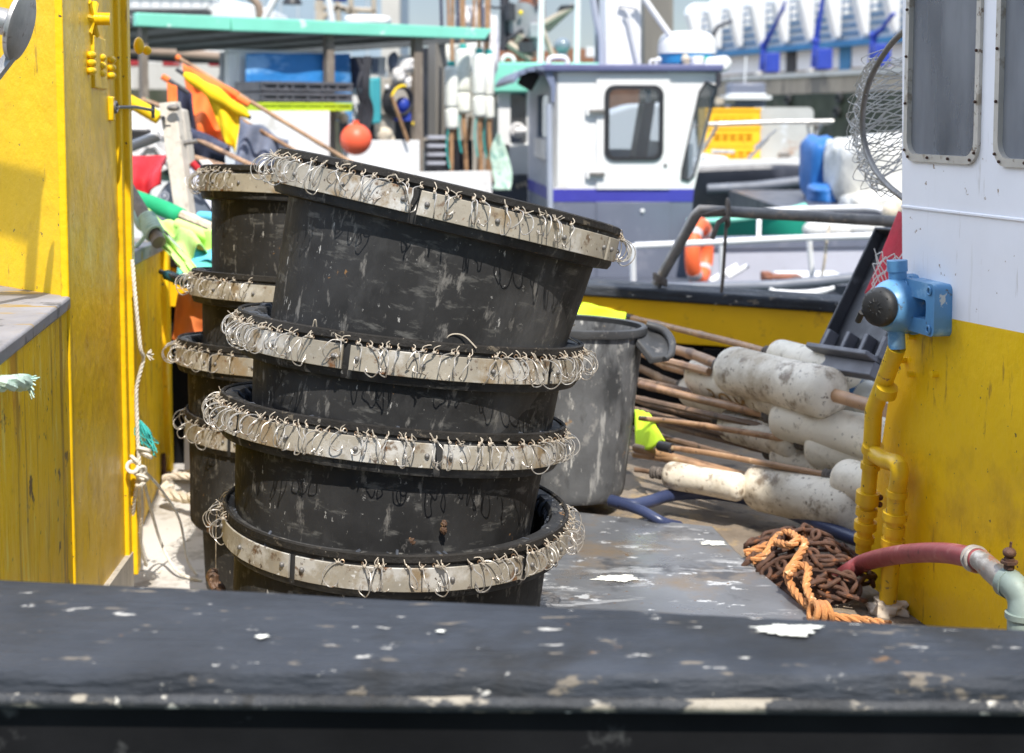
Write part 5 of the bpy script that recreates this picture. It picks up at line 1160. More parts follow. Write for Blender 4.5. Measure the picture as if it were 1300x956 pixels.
for i, (y0, y1, m) in enumerate(((104, 117.5, 'crate_edge'), (118, 130, 'crate_edge'), (130.5, 141, 'lime_crate'))):
    u0, z1 = gi.c(304, y0); u1, z0 = gi.c(416, y1); q = MB()
    hs = [rrect(u0+.02+k*(u1-u0-.04)/4+.012, z0+.018, u0+.02+(k+1)*(u1-u0-.04)/4-.012, z1-.025, .006, 2) for k in range(4)] if i < 2 else []
    q.holed([(u0, z0), (u1, z0), (u1, z1), (u0, z1)], hs, lambda u, z, w_: gi.m(u, z, w_-.30), .015)
    q.quadbox([gi.m(u0, z0, -.28), gi.m(u1, z0, -.28), gi.m(u1, z1, -.28), gi.m(u0, z1, -.28)], gi.e2*.34)
    q.quadbox([gi.m(u0-.01, z1-.018, -.31), gi.m(u1+.01, z1-.018, -.31), gi.m(u1+.01, z1-.002, -.31), gi.m(u0-.01, z1-.002, -.31)], gi.e2*.03)
    for k in range(7): u = u0+(u1-u0)*k/6; q.quadbox([gi.m(u-.006, z0+.002, -.308), gi.m(u+.006, z0+.002, -.308), gi.m(u+.006, z1-.02, -.308), gi.m(u-.006, z1-.02, -.308)], gi.e2*.01)
    tag(q.build('fish_crate', m, bevel=.003), cr_l[i], 'crate', 'crates stacked under the green roof')
q = MB(); c = P(452, 177, 9.6); q.ball(c, .104, 28, None, 18); q.tube([c+V((0, 0, .1)), c+V((0, 0, .125))], .02, 10); ob = q.build('round_buoy', 'buoy_orange'); tag(ob, 'round orange inflatable buoy hanging by the middle brown post', 'buoy')
q = MB(); gi.slab(q, [(470, 100), (484, 98), (485, 157), (472, 158)], -.1, .12); tag(q.build('locker', 'teal_box', bevel=.015), 'tall narrow teal locker under the green roof', 'locker')
q = MB(); gi.slab(q, [(485, 99), (500, 99), (500, 146), (485, 146)], .02, .1); gi.slab(q, [(484, 146), (502, 146), (502, 175), (484, 175)], .05, .1); tag(q.build('control_box', 'beige_panel', bevel=.008), 'beige control box right of the teal locker', 'box')
q = MB(); q.ball(gi.m(*gi.c(489, 111), -.02), .02, 10); tag(q.build('lamp', 'cloth_white'), 'small round white lamp on the beige control box', 'lamp')
q = MB()
for k in range(9):
    x = 458+rnd.random()*12; q.tube(spline([gi.p(x+rnd.gauss(0, 3), 72, -.1), gi.p(x+rnd.gauss(0, 3), 110, -.12), gi.p(x+rnd.gauss(0, 4), 140, -.1), gi.p(x-4+rnd.gauss(0, 4), 172, -.1)], 5), .014, 8)
tag(q.build('oilskins', 'dark_gear'), 'bundle of black hoses and straps hanging left of the teal locker', 'hoses')
q = MB(); gi.slab(q, [(447, 72), (463, 72), (463, 118), (447, 116)], .16, .05); tag(q.build('jacket', 'navy_cloth', bevel=.02), 'dark navy jacket hanging beside the blue tarpaulin', 'jacket')
q = MB(); gi.slab(q, [(446, 112), (461, 112), (461, 160), (446, 160)], .12, .05); gi.slab(q, [(470, 72), (490, 72), (489, 95), (470, 95)], .12, .04); q.build('door_panel', 'white_wood', gb)
q = MB(); gi.slab(q, [(473, 74), (481, 74), (480, 92), (474, 92)], .1, .03); q.build('notice', 'slate_cloth', gb)
q = MB(); blob(q, gi.p(514, 82, 0), .075, .06, .06, 3, .2, .8); blob(q, gi.p(506, 96, 0), .05, .05, .06, 9, .2, .8); blob(q, gi.p(514, 104, .02), .06, .05, .05, 19, .2, .8); tag(q.build('cloth_bundle', 'cloth_white'), 'bundled white cloth hanging above the black and yellow coil', 'cloth')
q = MB(); blob(q, gi.p(500, 80, .05), .04, .05, .07, 29, .2, .8); tag(q.build('cloth_bundle', 'slate_cloth'), 'grey lilac cloth bundle left of the white cloth bundle', 'cloth')
q = MB(); c = gi.p(510, 128, -.05)
for k in range(4): q.torus(c+gi.e2*.02*k, .095+.006*k, .012, align(gi.e2), 28, 8)
tag(q.build('hose_coil', 'dark_gear'), 'coil of black hose with yellow stripe under the green roof', 'hose coil')
q = MB(); q.torus(c-gi.e2*.03, .105, .010, align(gi.e2), 18, 8, .2, 1.7); q.build('hose_stripe', 'yellow_dot', bpy.data.objects['hose_coil'], local=True); bpy.data.objects['hose_stripe'].location = -bpy.data.objects['hose_coil'].location
q = MB(); q.ball(gi.p(511, 133, .0), (.05, .04, .055), 14); q.box(gi.p(511, 148, .0), (.12, .06, .06)); tag(q.build('reel', 'crane_blue'), 'blue drum inside the black hose coil', 'drum')
q = MB(); q.tube([gi.p(497, 122, -.14), gi.p(518, 180, -.14)], .013, 10); tag(q.build('broom_handle', 'bamboo'), 'orange wooden handle leaning in front of the hose coil', 'handle')
q = MB(); q.ball(gi.p(488, 170, -.05), (.06, .05, .05), 12); q.ball(gi.p(496, 176, -.05), .03, 10); tag(q.build('rope_bundle', 'rope_pale'), 'small pale rope bundle on the white bulkhead edge', 'rope')
q = MB(); q.ball(gi.p(526, 157, -.05), .02, 10); tag(q.build('float', 'yellow_dot'), 'tiny yellow float right of the hose coil', 'float')
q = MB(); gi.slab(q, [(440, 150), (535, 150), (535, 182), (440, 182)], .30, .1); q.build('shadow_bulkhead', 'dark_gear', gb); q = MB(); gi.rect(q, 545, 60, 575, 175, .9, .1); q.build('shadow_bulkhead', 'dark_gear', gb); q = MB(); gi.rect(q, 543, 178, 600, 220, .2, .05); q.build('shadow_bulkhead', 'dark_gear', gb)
q = MB(); gi.rect(q, 500, 70, 560, 190, 1.6, .1); gi.rect(q, 560, 50, 630, 220, 1.4, .1); q.build('inner_panel', 'beige_panel', gb)
q = MB(); gi.rect(q, 553, 55, 566, 215, .5, .1); q.build('inner_post', 'tower_grey', gb)
q = MB()
for k in range(4): gi.rect(q, 544, 172+11*k, 566, 176+11*k, .0, .03)
q.build('slats', 'grey_panel', gb)
q = MB(); gi.slab(q, [(130, 225), (630, 262), (630, 420), (130, 420)], .2, 2.6); q.build('hull', 'boat_white', gb)
# upright poles with white floats, lashed at the end of the shelter
GU = 'upright pole buoys lashed at the end of the shelter'
ub = [(573, 84, 137, 164, 8.6, 'front left upright pole buoy, hung lowest of the cluster'), (588, 62, 117, 144, 9.4, 'upright pole buoy between the lowest float and the right pair'), (608.5, 68, 121, 149, 9.2, 'upright pole buoy left of the rightmost white float'), (620, 69, 122, 151, 7.5, 'rightmost upright pole buoy of the white float cluster')]
for i, (x, y0, y1, y2, rp, lbl) in enumerate(ub):
    Y = 10.72+(.08 if i in (1, 3) else 0); r = rp/F*Y; tl = (-2, 3, 1, 3)[i]
    t = thing('pole_buoy', lbl, 'buoy', P(x, 215, Y), GU); TL = [0, 0, 0]
    for nm, a, b in (('float', y0, y1), ('float', y1, y2)):
        A, B = P(x+tl*(1-(a-y0)/90)*.0, a, Y), P(x+(1.2 if nm == 'float' and a != y0 else 0), b, Y); L = (B-A).length
        prof = [(.0004, 0)]+[(r*(.4+.6*math.sin(math.pi/2*k/5)), r*.6*(1-math.cos(math.pi/2*k/5))) for k in range(1, 6)]+[(r*(.45+.55*math.cos(math.pi/2*k/5)), L-r*.45+r*.45*math.sin(math.pi/2*k/5)) for k in range(6)]+[(.0004, L)]
        MB().lathe(prof, 24, Matrix.Translation(A) @ align(B-A)).build(nm, 'float_clean', t)
    MB().tube([P(x-tl, -30, Y), P(x-tl*.3, y0+3, Y)], .014, 8).build('pole', 'bamboo', t); MB().tube([P(x, y2-3, Y), P(x+2+tl, 232, Y)], .017, 8).build('pole', 'bamboo', t)
    q = MB(); 
    for k in range(3): q.torus(P(x, y0-1-2*k, Y), .02, .008, align((0, 0, 1)), 12, 6)
    q.tube(spline([P(x-4, y2, Y-.02), P(x-6, y2+25, Y-.02), P(x-2, y2+50, Y-.02)], 4), .006, 6); q.build('lashing', 'rope_teal', t)
for i, (x, y0, y1, lbl) in enumerate(((566, 54, 84, 'left small white float behind the cluster, under the roof end'), (575, 48, 66, 'second short white float behind the cluster from the left'), (585, 48, 64, 'third short white float behind the cluster from the left'), (597, 50, 92, 'longer white float behind the cluster between the two pairs'), (606, 50, 68, 'rightmost short white float behind the cluster'))):
    q = MB(); q.lathe([(.0004, 0), (.03, .004), (.044, .03), (.044, 1.0*(y1-y0)/F*11.3-.03), (.03, (y1-y0)/F*11.3-.004), (.0004, (y1-y0)/F*11.3)], 20, Matrix.Translation(P(x, y1, 11.3))); tag(q.build('float', 'float_clean'), lbl, 'float', 'white floats behind the upright cluster')
for i, (x0, x1, m, r_, lbl) in enumerate(((559, 563, 'navy_cloth', .012, 'leftmost thin dark pole above the green roof end'), (568, 572, 'bamboo', .012, 'brown pole right of the leftmost dark pole'), (580, 583, 'navy_cloth', .012, 'second dark pole above the green roof end'), (588, 590, 'bamboo', .014, 'brown pole right of the second dark pole'), (602, 601, 'bamboo', .012, 'thin brown pole in the middle of the upright bundle'), (621, 616, 'bamboo', .020, 'thickest brown pole at the right of the upright bundle'), (612, 611, 'navy_cloth', .009, 'thin dark cord pole next to the thickest brown pole'))):
    tag(MB().tube([P(x0, -30, 11.3), P(x1, 120, 11.3)], r_, 8).build('upright_pole', m), lbl, 'pole', 'upright poles above the green roof end')
for i, (x0, x1) in enumerate(((577, 581), (597, 590), (612, 607), (622, 618))):
    tag(MB().tube([P(x0, 148, 11.0), P(x1, 235, 11.0)], .018, 8).build('upright_pole', 'bamboo'), ['lower brown pole at the left under the white floats', 'second lower brown pole from the left under the white floats', 'third lower brown pole from the left under the white floats', 'rightmost lower brown pole under the white floats'][i], 'pole', 'lower poles under the white floats')
q = MB(); blob(q, P(603, 28, 11.5), .13, .1, .12, 33, .3, .8); blob(q, P(624, 58, 11.5), .06, .08, .24, 35, .3, .8); tag(q.build('white_sheet', 'cloth_white'), 'white crumpled sheet wrapped round the tops of the upright poles', 'sheet')
# hank of pale green rope
q = MB()
for k in range(26):
    x = 634+rnd.gauss(0, 4); q.tube(spline([P(633, 170, 9.7), P(x-4+rnd.gauss(0, 2), 195, 9.7), P(x+rnd.gauss(0, 4), 225, 9.68), P(x+3+rnd.gauss(0, 5), 240, 9.66), P(x+8+rnd.gauss(0, 2), 222, 9.7), P(x+3, 195, 9.72), P(634, 172, 9.72)], 4), .009, 6)
tag(q.build('rope_hank', 'rope_green'), 'hank of pale green rope hanging between the floats and white cabin', 'rope')

# second green-topped boat just behind, between floats and cabin
sb = thing('green_cabin_boat', 'boat with seafoam green cabin top and white pillars behind the slate visor', 'boat', P(670, 300, 12.5))
q = MB(); q.quadbox([P(622, 79, 12.2), P(780, 80, 12.2), P(780, 90, 12.2), P(690, 90, 12.2), P(692, 117, 12.2), P(622, 117, 12.2)], (0, 1.6, 0)); q.build('cabin_top', 'seafoam', sb, bevel=.015)
q = MB(); q.quadbox([P(632, 117, 12.3), P(648, 117, 12.3), P(648, 222, 12.3), P(632, 222, 12.3)], (0, .1, 0)); q.quadbox([P(620, 182, 12.3), P(720, 182, 12.3), P(720, 225, 12.3), P(620, 225, 12.3)], (0, .1, 0)); q.quadbox([P(668, 117, 12.35), P(720, 117, 12.35), P(720, 185, 12.35), P(668, 185, 12.35)], (0, .1, 0)); q.build('cabin_wall', 'boat_white', sb, bevel=.01)
q = MB(); q.quadbox([P(648, 117, 12.36), P(670, 117, 12.36), P(670, 183, 12.36), P(648, 183, 12.36)], (0, .02, 0)); q.build('window_pane', 'glass_clear', sb)
q = MB(); q.quadbox([P(640, 115, 13.4), P(690, 115, 13.4), P(690, 190, 13.4), P(640, 190, 13.4)], (0, .05, 0)); q.build('cabin_inside', 'slate_cloth', sb)
q = MB(); q.torus(P(657, 165, 12.28), .05, .015, align((0, 1, 0)), 16, 8); q.tube([P(653, 166, 12.25), P(668, 166, 12.25)], .03, 10); q.build('deck_light', 'cloth_white', sb)
q = MB(); q.quadbox([P(600, 222, 12.2), P(760, 222, 12.2), P(760, 420, 12.2), P(600, 420, 12.2)], (0, 1.8, 0)); q.build('hull', 'navy_hull', sb)
q = MB()
for x, y in ((656, 234), (661, 232), (666, 231), (670, 236)): q.tube([P(x, y, 12.18), P(x+2, y+5, 12.18)], .010, 6)
q.build('registration_dabs', 'tan_steel', sb)

# rusty net hauler with its arms, masts and roof things behind
nh = thing('net_hauler', 'rusty net hauler with grey disc and tan arms above the green cabin top', 'net hauler', P(672, 80, 14))
q = MB(); c = P(664, 26, 14); q.lathe([(.0005, -.05), (.17, -.05), (.17, .05), (.0005, .05)], 32, Matrix.Translation(c) @ align((-.3, -1, 0))); q.build('disc', 'grey_steel', nh)
q = MB(); q.ball(P(661, 16, 13.9), .022, 10); q.build('disc_boss', 'yellow_dot', nh)
q = MB(); q.tube([P(640, -30, 14), P(641, 30, 14), P(640, 80, 14)], .045, 12); q.tube([P(647, 5, 13.9), P(648, 26, 13.9)], .05, 10); q.build('hauler_post', 'dark_gear', nh)
q = MB(); q.lathe([(.0005, -.16), (.13, -.16), (.13, .16), (.0005, .16)], 24, Matrix.Translation(P(675, 22, 14.1)) @ align((0, .2, 1))); q.box(P(658, 62, 14.1), (.32, .2, .26), Matrix.Rotation(.6, 4, 'Y')); q.box(P(664, 72, 14), (.5, .2, .10)); q.build('drum', 'rust_far', nh)
q = MB(); q.tube([P(645, 55, 13.9), P(674, 76, 13.9)], .035, 4); q.tube([P(684, 26, 13.9), P(702, 72, 13.9)], .026, 4); q.tube([P(662, 44, 13.9), P(645, 68, 14)], .04, 4); q.build('arm', 'tan_steel', nh)
q = MB(); q.quadbox([P(688, 38, 14), P(690, 28, 14), P(726, 6, 14), P(730, 10, 14), P(698, 40, 14)], (0, .12, 0)); q.tube([P(690, 30, 13.95), P(728, 8, 13.95)], .03, 8); q.build('chute', 'tan_steel', nh)
q = MB(); q.quadbox([P(706, 14, 13.95), P(712, 7, 13.95), P(730, 6, 13.95), P(729, 10, 13.95)], (0, -.03, 0)); q.build('chute_lining', 'dark_gear', nh)
q = MB(); q.box(P(679, 39, 13.9), (.10, .12, .14)); q.tube([P(679, 48, 14), P(679, 78, 14)], .05, 10); q.build('motor', 'grey_steel', nh, bevel=.01)
MB().tube([P(676, -10, 13.9), P(681, 12, 13.9), P(692, -10, 13.9)], .02, 8).build('fork', 'dark_gear', nh); MB().tube(spline([P(622, 8, 13.9), P(632, 10, 13.9), P(650, 4, 13.9)], 4), .012, 6).build('hauler_hose', 'dark_gear', nh)
MB().tube([P(645, 50, 13.9), P(664, 38, 13.9)], .02, 8).build('hauler_hose', 'dark_gear', nh); MB().box(P(668, 60, 13.9), (.14, .1, .1)).build('valve_block', 'dark_gear', nh)
q = MB(); q.torus(P(645, 78, 13.6), .055, .018, align((0, 1, 0)), 20, 8, 0, math.pi); tag(q.build('roof_ring', 'cloth_white'), 'white half ring on the green cabin top below rusty hauler', 'ring')
for x, lbl in ((687, 'thinner white mast in front of the rusty net hauler'), (733, 'white mast standing clear against the sky left of the mast trunk')):
    tag(pole(x+1, -30, x-1, 84, 13.2, .028).build('mast', 'boat_white'), lbl, 'mast')
tag(pole(760, -20, 758, 84, 13.2, .016).build('mast', 'dark_gear'), 'thin dark mast close to the white mast trunk', 'mast')
q = MB(); c = P(714, 58, 13.4); q.ball(c, .075, 20); q.tube([c-V((0, 0, .07)), c-V((0, 0, .12))], .05, 12); tag(q.build('compass_dome', 'globe'), 'dark glass dome on the green cabin top against the sky', 'dome')

# ------------------------------------------------------------------ heap of flags, boards and gear on the left
def flagpole(label, a, b, Ya, Yb, r, m='bamboo', tip=None, tl=.1):
    A, B = P(*a, Ya), P(*b, Yb); t = thing('flag_pole', label, 'flag pole', B, 'marker flags heaped on the left')
    n = 30; MB().tube([A.lerp(B, k/n) for k in range(n+1)], [r*(1.14 if k % 7 == 3 else 1) for k in range(n+1)], 8).build('pole', m, t)
    if tip: MB().tube([A, A.lerp(B, tl)], r*1.35, 8).build('pole_tip', tip, t)
    return t
t = flagpole('bamboo pole with big orange flag wrapped over it and an orange tip', (224, 72), (452, 210), 6.0, 5.9, .0085, tip='orange_cloth', tl=.02)
cloth(P(232, 80, 5.98), P(302, 124, 5.96), P(292, 190, 5.9), P(244, 166, 5.94), .05, 1.8, 20, 16, 1., (0, -1, 0)).build('flag', 'orange_cloth', t, solid=.002)
cloth(P(240, 84, 5.96), P(304, 118, 5.94), P(305, 136, 5.9), P(262, 112, 5.92), .03, 1.2, 14, 8, 2., (0, -1, 0)).build('flag', 'orange_cloth', t, solid=.002)
MB().tube([P(301, 124, 5.93), P(316, 133, 5.93)], .014, 10).build('flag_tape', 'orange_cloth', t)
t = flagpole('pole wrapped in bright yellow flag that hangs beside the orange one', (224, 88), (318, 150), 5.85, 5.8, .008, 'dark_gear')
n = 16; MB().tube([P(234, 94, 5.82).lerp(P(316, 148, 5.78), k/n) for k in range(n+1)], [.010+.018*math.sin(math.pi*min(1, k/n*1.02))**.8+.004*math.sin(k) for k in range(n+1)], 12).build('flag_roll', 'yellow_cloth', t)
cloth(P(258, 112, 5.82), P(305, 145, 5.80), P(300, 194, 5.76), P(284, 178, 5.78), .03, 1.3, 14, 12, 3., (0, -1, 0)).build('flag', 'yellow_cloth', t, solid=.002)
t = flagpole('short pole with a small orange pennant and dark purple flag', (206, 97), (240, 118), 5.7, 5.7, .009, 'dark_gear', tip='orange_cloth', tl=.25)
cloth(P(212, 104, 5.68), P(225, 110, 5.68), P(226, 136, 5.66), P(214, 136, 5.66), .012, 1.0, 8, 10, 1, (0, -1, 0)).build('pennant', 'orange_cloth', t, solid=.002)
cloth(P(224, 108, 5.8), P(244, 118, 5.8), P(252, 190, 5.85), P(232, 170, 5.8), .04, 1.4, 12, 14, 5., (0, -1, 0)).build('flag', 'navy_cloth', t, solid=.002)
t = flagpole('pole lashed in a furled navy flag running down to the left rear tub', (232, 168), (345, 222), 5.4, 5.0, .009)
MB().tube(spline([P(236, 168, 5.38), P(262, 178, 5.32), P(288, 192, 5.25)], 6), [.012]+[.022]*11+[.014], 12).build('flag_roll', 'navy_cloth', t)
cloth(P(240, 172, 5.45), P(286, 194, 5.4), P(284, 212, 5.4), P(244, 222, 5.5), .04, 1.2, 14, 10, 2., (0, -1, 0)).build('flag', 'navy_cloth', t, solid=.002)
t = flagpole('pole whose slate blue flag hangs in folds above the tub', (300, 148), (400, 206), 6.2, 6.0, .008)
cloth(P(302, 148, 6.15), P(366, 178, 6.1), P(362, 235, 6.0), P(300, 240, 6.05), .07, 2.2, 24, 18, 4., (0, -1, 0)).build('flag', 'slate_cloth', t, solid=.002)
for a, b, Ya, Yb, m, lb in (((240, 198), (300, 216), 5.3, 5.1, 'bamboo', 'tan pole end pointing at the left rear tub rim, upper'), ((262, 208), (310, 222), 5.2, 5.0, 'bamboo', 'tan pole end just under the upper tan pole'), ((180, 126), (206, 136), 6, 6, 'bamboo', 'short tan pole behind the weathered board top')):
    tag(MB().tube([P(*a, Ya), P(*b, Yb)], .011, 8).build('bamboo_pole', m), lb, 'pole', 'loose pole ends on the left')
tag(MB().tube([P(156, 124, 5.2), P(178, 136, 5.2), P(202, 150, 5.2)], .024, 12).build('padded_pole', 'yellow_cloth'), 'thick yellow padded pole behind the latch', 'pole')
q = cloth(P(185, 124, 6.1), P(200, 131, 6.1), P(203, 146, 6.1), P(186, 138, 6.1), .01, 1).build('flag', 'green_cloth', solid=.003); tag(q, 'small scrap of green flag behind the weathered board', 'flag')
# weathered boards
q = MB(); q.quadbox([P(201, 131, 4.9), P(222, 129, 4.9), P(242, 276, 4.7), P(222, 278, 4.7)], (.01, .045, 0)); wb = q.build('weathered_board', 'old_wood', bevel=.004); tag(wb, 'tall weathered grey board leaning with a bolt hole near its top', 'board')
q = MB(); q.tube([P(207, 150, 4.88), P(207, 150, 4.83)], .008, 8); q.tube([P(210, 160, 4.86), P(217, 160, 4.86)], .004, 6); o = q.build('bolt', 'dark_gear', wb, local=True); o.location = -wb.location
q = MB(); q.quadbox([P(222, 137, 5.0), P(232, 140, 5.0), P(242, 210, 4.95), P(230, 210, 4.95)], (.01, .045, 0)); tag(q.build('weathered_board', 'old_wood', bevel=.004), 'shorter weathered board right behind the tall leaning board', 'board')
q = MB(); q.ball(P(220, 137, 4.85), (.022, .02, .012), 10); q.tube([P(228, 183, 4.85), P(250, 179, 4.85)], .008, 8); tag(q.build('iron_bracket', 'dull_steel'), 'small iron pin and cap on the weathered boards', 'bracket')
# white wheel, tube and red cloth
q = MB(); c = P(190, 178, 5.6); Mw = Matrix.Translation(c) @ align((.25, -1, .1))
q.lathe([(.0005, .02), (.03, .02), (.05, .0), (.09, -.004), (.12, .004), (.128, .0), (.128, -.03), (.0005, -.03)], 40, Mw)
for k in range(5): a = R(72*k+20); q.tube([Mw @ V((.02*math.cos(a), .02*math.sin(a), .012)), Mw @ V((.12*math.cos(a), .12*math.sin(a), .006))], .010, 8)
tag(q.build('wheel', 'cloth_white'), 'round white spoked wheel standing in the gear behind the door post', 'wheel')
tag(MB().tube([P(150, 192, 5.3), P(203, 172, 5.3)], .020, 12).build('pale_pipe', 'reflective_grey'), 'pale grey pipe crossing in front of the white wheel', 'pipe')
q = MB(); q.box(P(172, 172, 5.35), (.11, .04, .045)); tag(q.build('vent', 'rubber_black', bevel=.008), 'black rectangular vent beside the white wheel', 'vent')
o = cloth(P(140, 200, 5.1), P(214, 196, 5.1), P(205, 235, 4.95), P(150, 265, 4.9), .06, 1.5, 22, 18, 3., (0, -1, .3)).build('red_cloth', 'red_cloth', solid=.004); tag(o, 'red cloth bundled below the white wheel', 'cloth')
# dark grey gear bag with a round emblem
q = MB(); q.prism([P(178, 275, 4.75), P(205, 238, 4.95), P(230, 212, 5.05), P(262, 212, 5.05), P(318, 262, 4.9), P(318, 300, 4.75), P(180, 300, 4.7)], [p+V((0, .35, .0)) for p in (P(178, 275, 4.75), P(205, 238, 4.95), P(230, 212, 5.05), P(262, 212, 5.05), P(318, 262, 4.9), P(318, 300, 4.75), P(180, 300, 4.7))])
gbag = q.build('gear_bag', 'bag_grey', bevel=.03); tag(gbag, 'dark grey gear bag with a round pale emblem behind the leaning board', 'bag')
bc_ = P(210, 249, 4.83); q = MB(); Me = Matrix.Translation(bc_+V((0, -.012, 0))) @ align((-.1, -1, .1)); q.lathe([(.013, 0), (.017, .001), (.017, .003), (.013, .003)], 24, Me, closed=True); q.ball(bc_+V((0, -.012, 0)), (.007, .003, .008), 10)
vs, fs = txt('M', .022); q.add([P(220, 258, 4.80)+V((p.x*.9, -.004-p.z, p.y-.25*p.x)) for p in vs], fs, False)
o = q.build('emblem', 'print_grey', gbag, local=True); o.location = -gbag.location
q = MB(); q.quadbox([P(234, 216, 4.95), P(242, 214, 4.95), P(290, 270, 4.8), P(276, 276, 4.8)], (0, .01, 0)); o = q.build('bag_stripe', 'grey_panel', gbag, local=True); o.location = -gbag.location
q = MB(); q.tube([P(244, 206, 4.8), P(258, 222, 4.8)], .012, 10); tag(q.build('knife_grip', 'red_cloth'), 'short red grip lying on the dark grey gear bag', 'grip')
q = MB(); q.quadbox([P(252, 203, 4.86), P(262, 203, 4.86), P(286, 226, 4.86), P(274, 232, 4.86)], (0, .03, 0)); tag(q.build('white_strap', 'cloth_white'), 'white strap lying across the dark grey gear bag', 'strap')
# furled flags over the locker
t = flagpole('stout pale pole with a green flag furled round its upper end', (176, 250), (300, 302), 4.5, 4.2, .016, 'rope_pale')
MB().tube(spline([P(168, 250, 4.45), P(195, 260, 4.42), P(215, 268, 4.40), P(231, 276, 4.36)], 6), [.016]+[.026]*17+[.02], 12).build('flag_roll', 'green_cloth', t)
o = MB().tube(spline([P(254, 275, 4.5), P(275, 277, 4.45), P(310, 284, 4.4)], 5), .017, 10).build('flag_roll', 'cyan_cloth'); tag(o, 'furled bright blue flag lying above the stout pale pole', 'flag', 'furled flags by the left rear tub')
o = cloth(P(186, 266, 4.3), P(232, 290, 4.2), P(290, 316, 4.0), P(240, 328, 3.95), .05, 1.7, 20, 14, 1., (0, -.6, .8)).build('lime_flag', 'lime_cloth', solid=.003); tag(o, 'crumpled pale lime flag spread over the locker top', 'flag', 'furled flags by the left rear tub')
o = MB().tube(spline([P(225, 284, 4.15), P(255, 296, 4.1), P(285, 312, 4.05)], 5), [.016]*11, 10).build('lime_flag', 'lime_cloth'); tag(o, 'rolled lime flag strip running towards the left rear tub', 'flag', 'furled flags by the left rear tub')
o = cloth(P(250, 318, 4.0), P(300, 306, 4.0), P(300, 336, 3.9), P(238, 332, 3.92), .03, 1.2, 14, 10, 2., (0, -.5, .8)).build('cyan_flag', 'cyan_cloth', solid=.003); tag(o, 'pale blue cloth lying between lime and teal flags', 'flag', 'furled flags by the left rear tub')
o = cloth(P(225, 338, 3.95), P(300, 330, 3.9), P(300, 368, 3.8), P(220, 365, 3.85), .03, 1.3, 14, 10, 4., (0, -.5, .8)).build('teal_flag', 'teal_cloth', solid=.003); tag(o, 'teal cloth lying lowest of the flags on the locker', 'flag', 'furled flags by the left rear tub')
o = cloth(P(193, 298, 3.9), P(205, 294, 3.9), P(262, 350, 3.7), P(240, 356, 3.68), .03, 2.2, 8, 24, 1., (-.3, -.7, .4)).build('lime_flag', 'lime_cloth', solid=.003); tag(o, 'twisted lime flag hanging from the rope-wrapped post', 'flag', 'furled flags by the left rear tub')
t = flagpole('dark teal furled flag on a thin black stick below the lime one', (204, 345), (262, 366), 3.9, 3.6, .007, 'dark_gear')
MB().tube([P(212, 349, 3.86), P(240, 360, 3.76)], .014, 10).build('flag_roll', 'teal_dark', t)
q = MB(); q.tube([P(158, 232, 4.0), P(193, 292, 3.85), P(202, 308, 3.81)], .019, 14); pw = q.build('wooden_post', 'post_wood'); tag(pw, 'round dark wooden post leaning on the locker with rope wraps', 'post')
q = MB(); ax = (P(193, 292, 3.85)-P(158, 232, 4.0)).normalized()
for k in range(7): q.torus(P(186, 279, 3.87)+ax*.010*k, .0225, .0055, align(ax+V((.2, 0, 0))), 16, 6)
q.tube(spline([P(168, 268, 3.85), P(176, 288, 3.84), P(186, 296, 3.84), P(170, 316, 3.82)], 5), .006, 8); tag(q.build('rope_wrap', 'rope_green'), 'pale green rope wrapped round the leaning wooden post', 'rope')
o = cloth(P(226, 372, 3.95), P(258, 372, 3.9), P(274, 430, 3.85), P(218, 432, 3.9), .03, 1.3, 14, 14, 2.5, (0, -1, .1)).build('orange_flag', 'orange_dull', solid=.003); tag(o, 'dull orange flag hanging behind the left rear tubs', 'flag')
o = cloth(P(222, 425, 3.9), P(262, 428, 3.86), P(258, 500, 3.8), P(238, 470, 3.85), .02, 1.3, 10, 14, 3.5, (0, -1, .1)).build('orange_flag', 'orange_dull', solid=.003); tag(o, 'lower tail of dull orange cloth between two left rear tubs', 'flag')

# ------------------------------------------------------------------ far left quay, yacht, warehouse
q = MB(); a, b = P(60, 78, 42), P(480, 84, 46); q.quadbox([a, b, V((b.x, b.y, -1.2)), V((a.x, a.y, -1.2))], (0, 3, 0)); tag(q.build('quay_wall', 'concrete_pale'), 'pale concrete quay wall behind the flags on the left', 'quay wall')
q = MB(); a, b = P(60, 112, 41.9), P(480, 116, 45.9); q.quadbox([a, b, V((b.x, b.y, -1.2)), V((a.x, a.y, -1.2))], (0, .1, 0)); tag(q.build('weed_band', 'algae'), 'dark weed band along the foot of the pale left quay wall', 'weed')
q = MB(); q.tube([P(110, 62, 14), P(200, 66, 14), P(292, 73, 14)], .045, 12); tag(q.build('boom', 'brown_beam'), 'long brown boom crossing behind the left shelter post', 'boom')
q = MB(); q.tube([P(110, 70, 14.1), P(290, 78, 14.1)], .03, 8); tag(q.build('boom_rail', 'dark_gear'), 'dark rail just under the long brown boom', 'rail')
for i, x in enumerate((172, 214, 272)):
    q = MB(); q.box(P(x, 78, 41), (.28, .3, .28)); q.box(P(x+10, 82, 41), (.2, .3, .1)); tag(q.build('fish_box', 'red_hull', bevel=.03), ['dark red box on the left quay nearest the yellow post', 'dark red box on the left quay right of the shelter post', 'dark red box on the left quay nearest the white frame'][i], 'box', 'dark red boxes on the left quay')
yc = thing('motor_yacht', 'white motor yacht with grey side screens above the green shelter roof', 'boat', P(260, 60, 44))
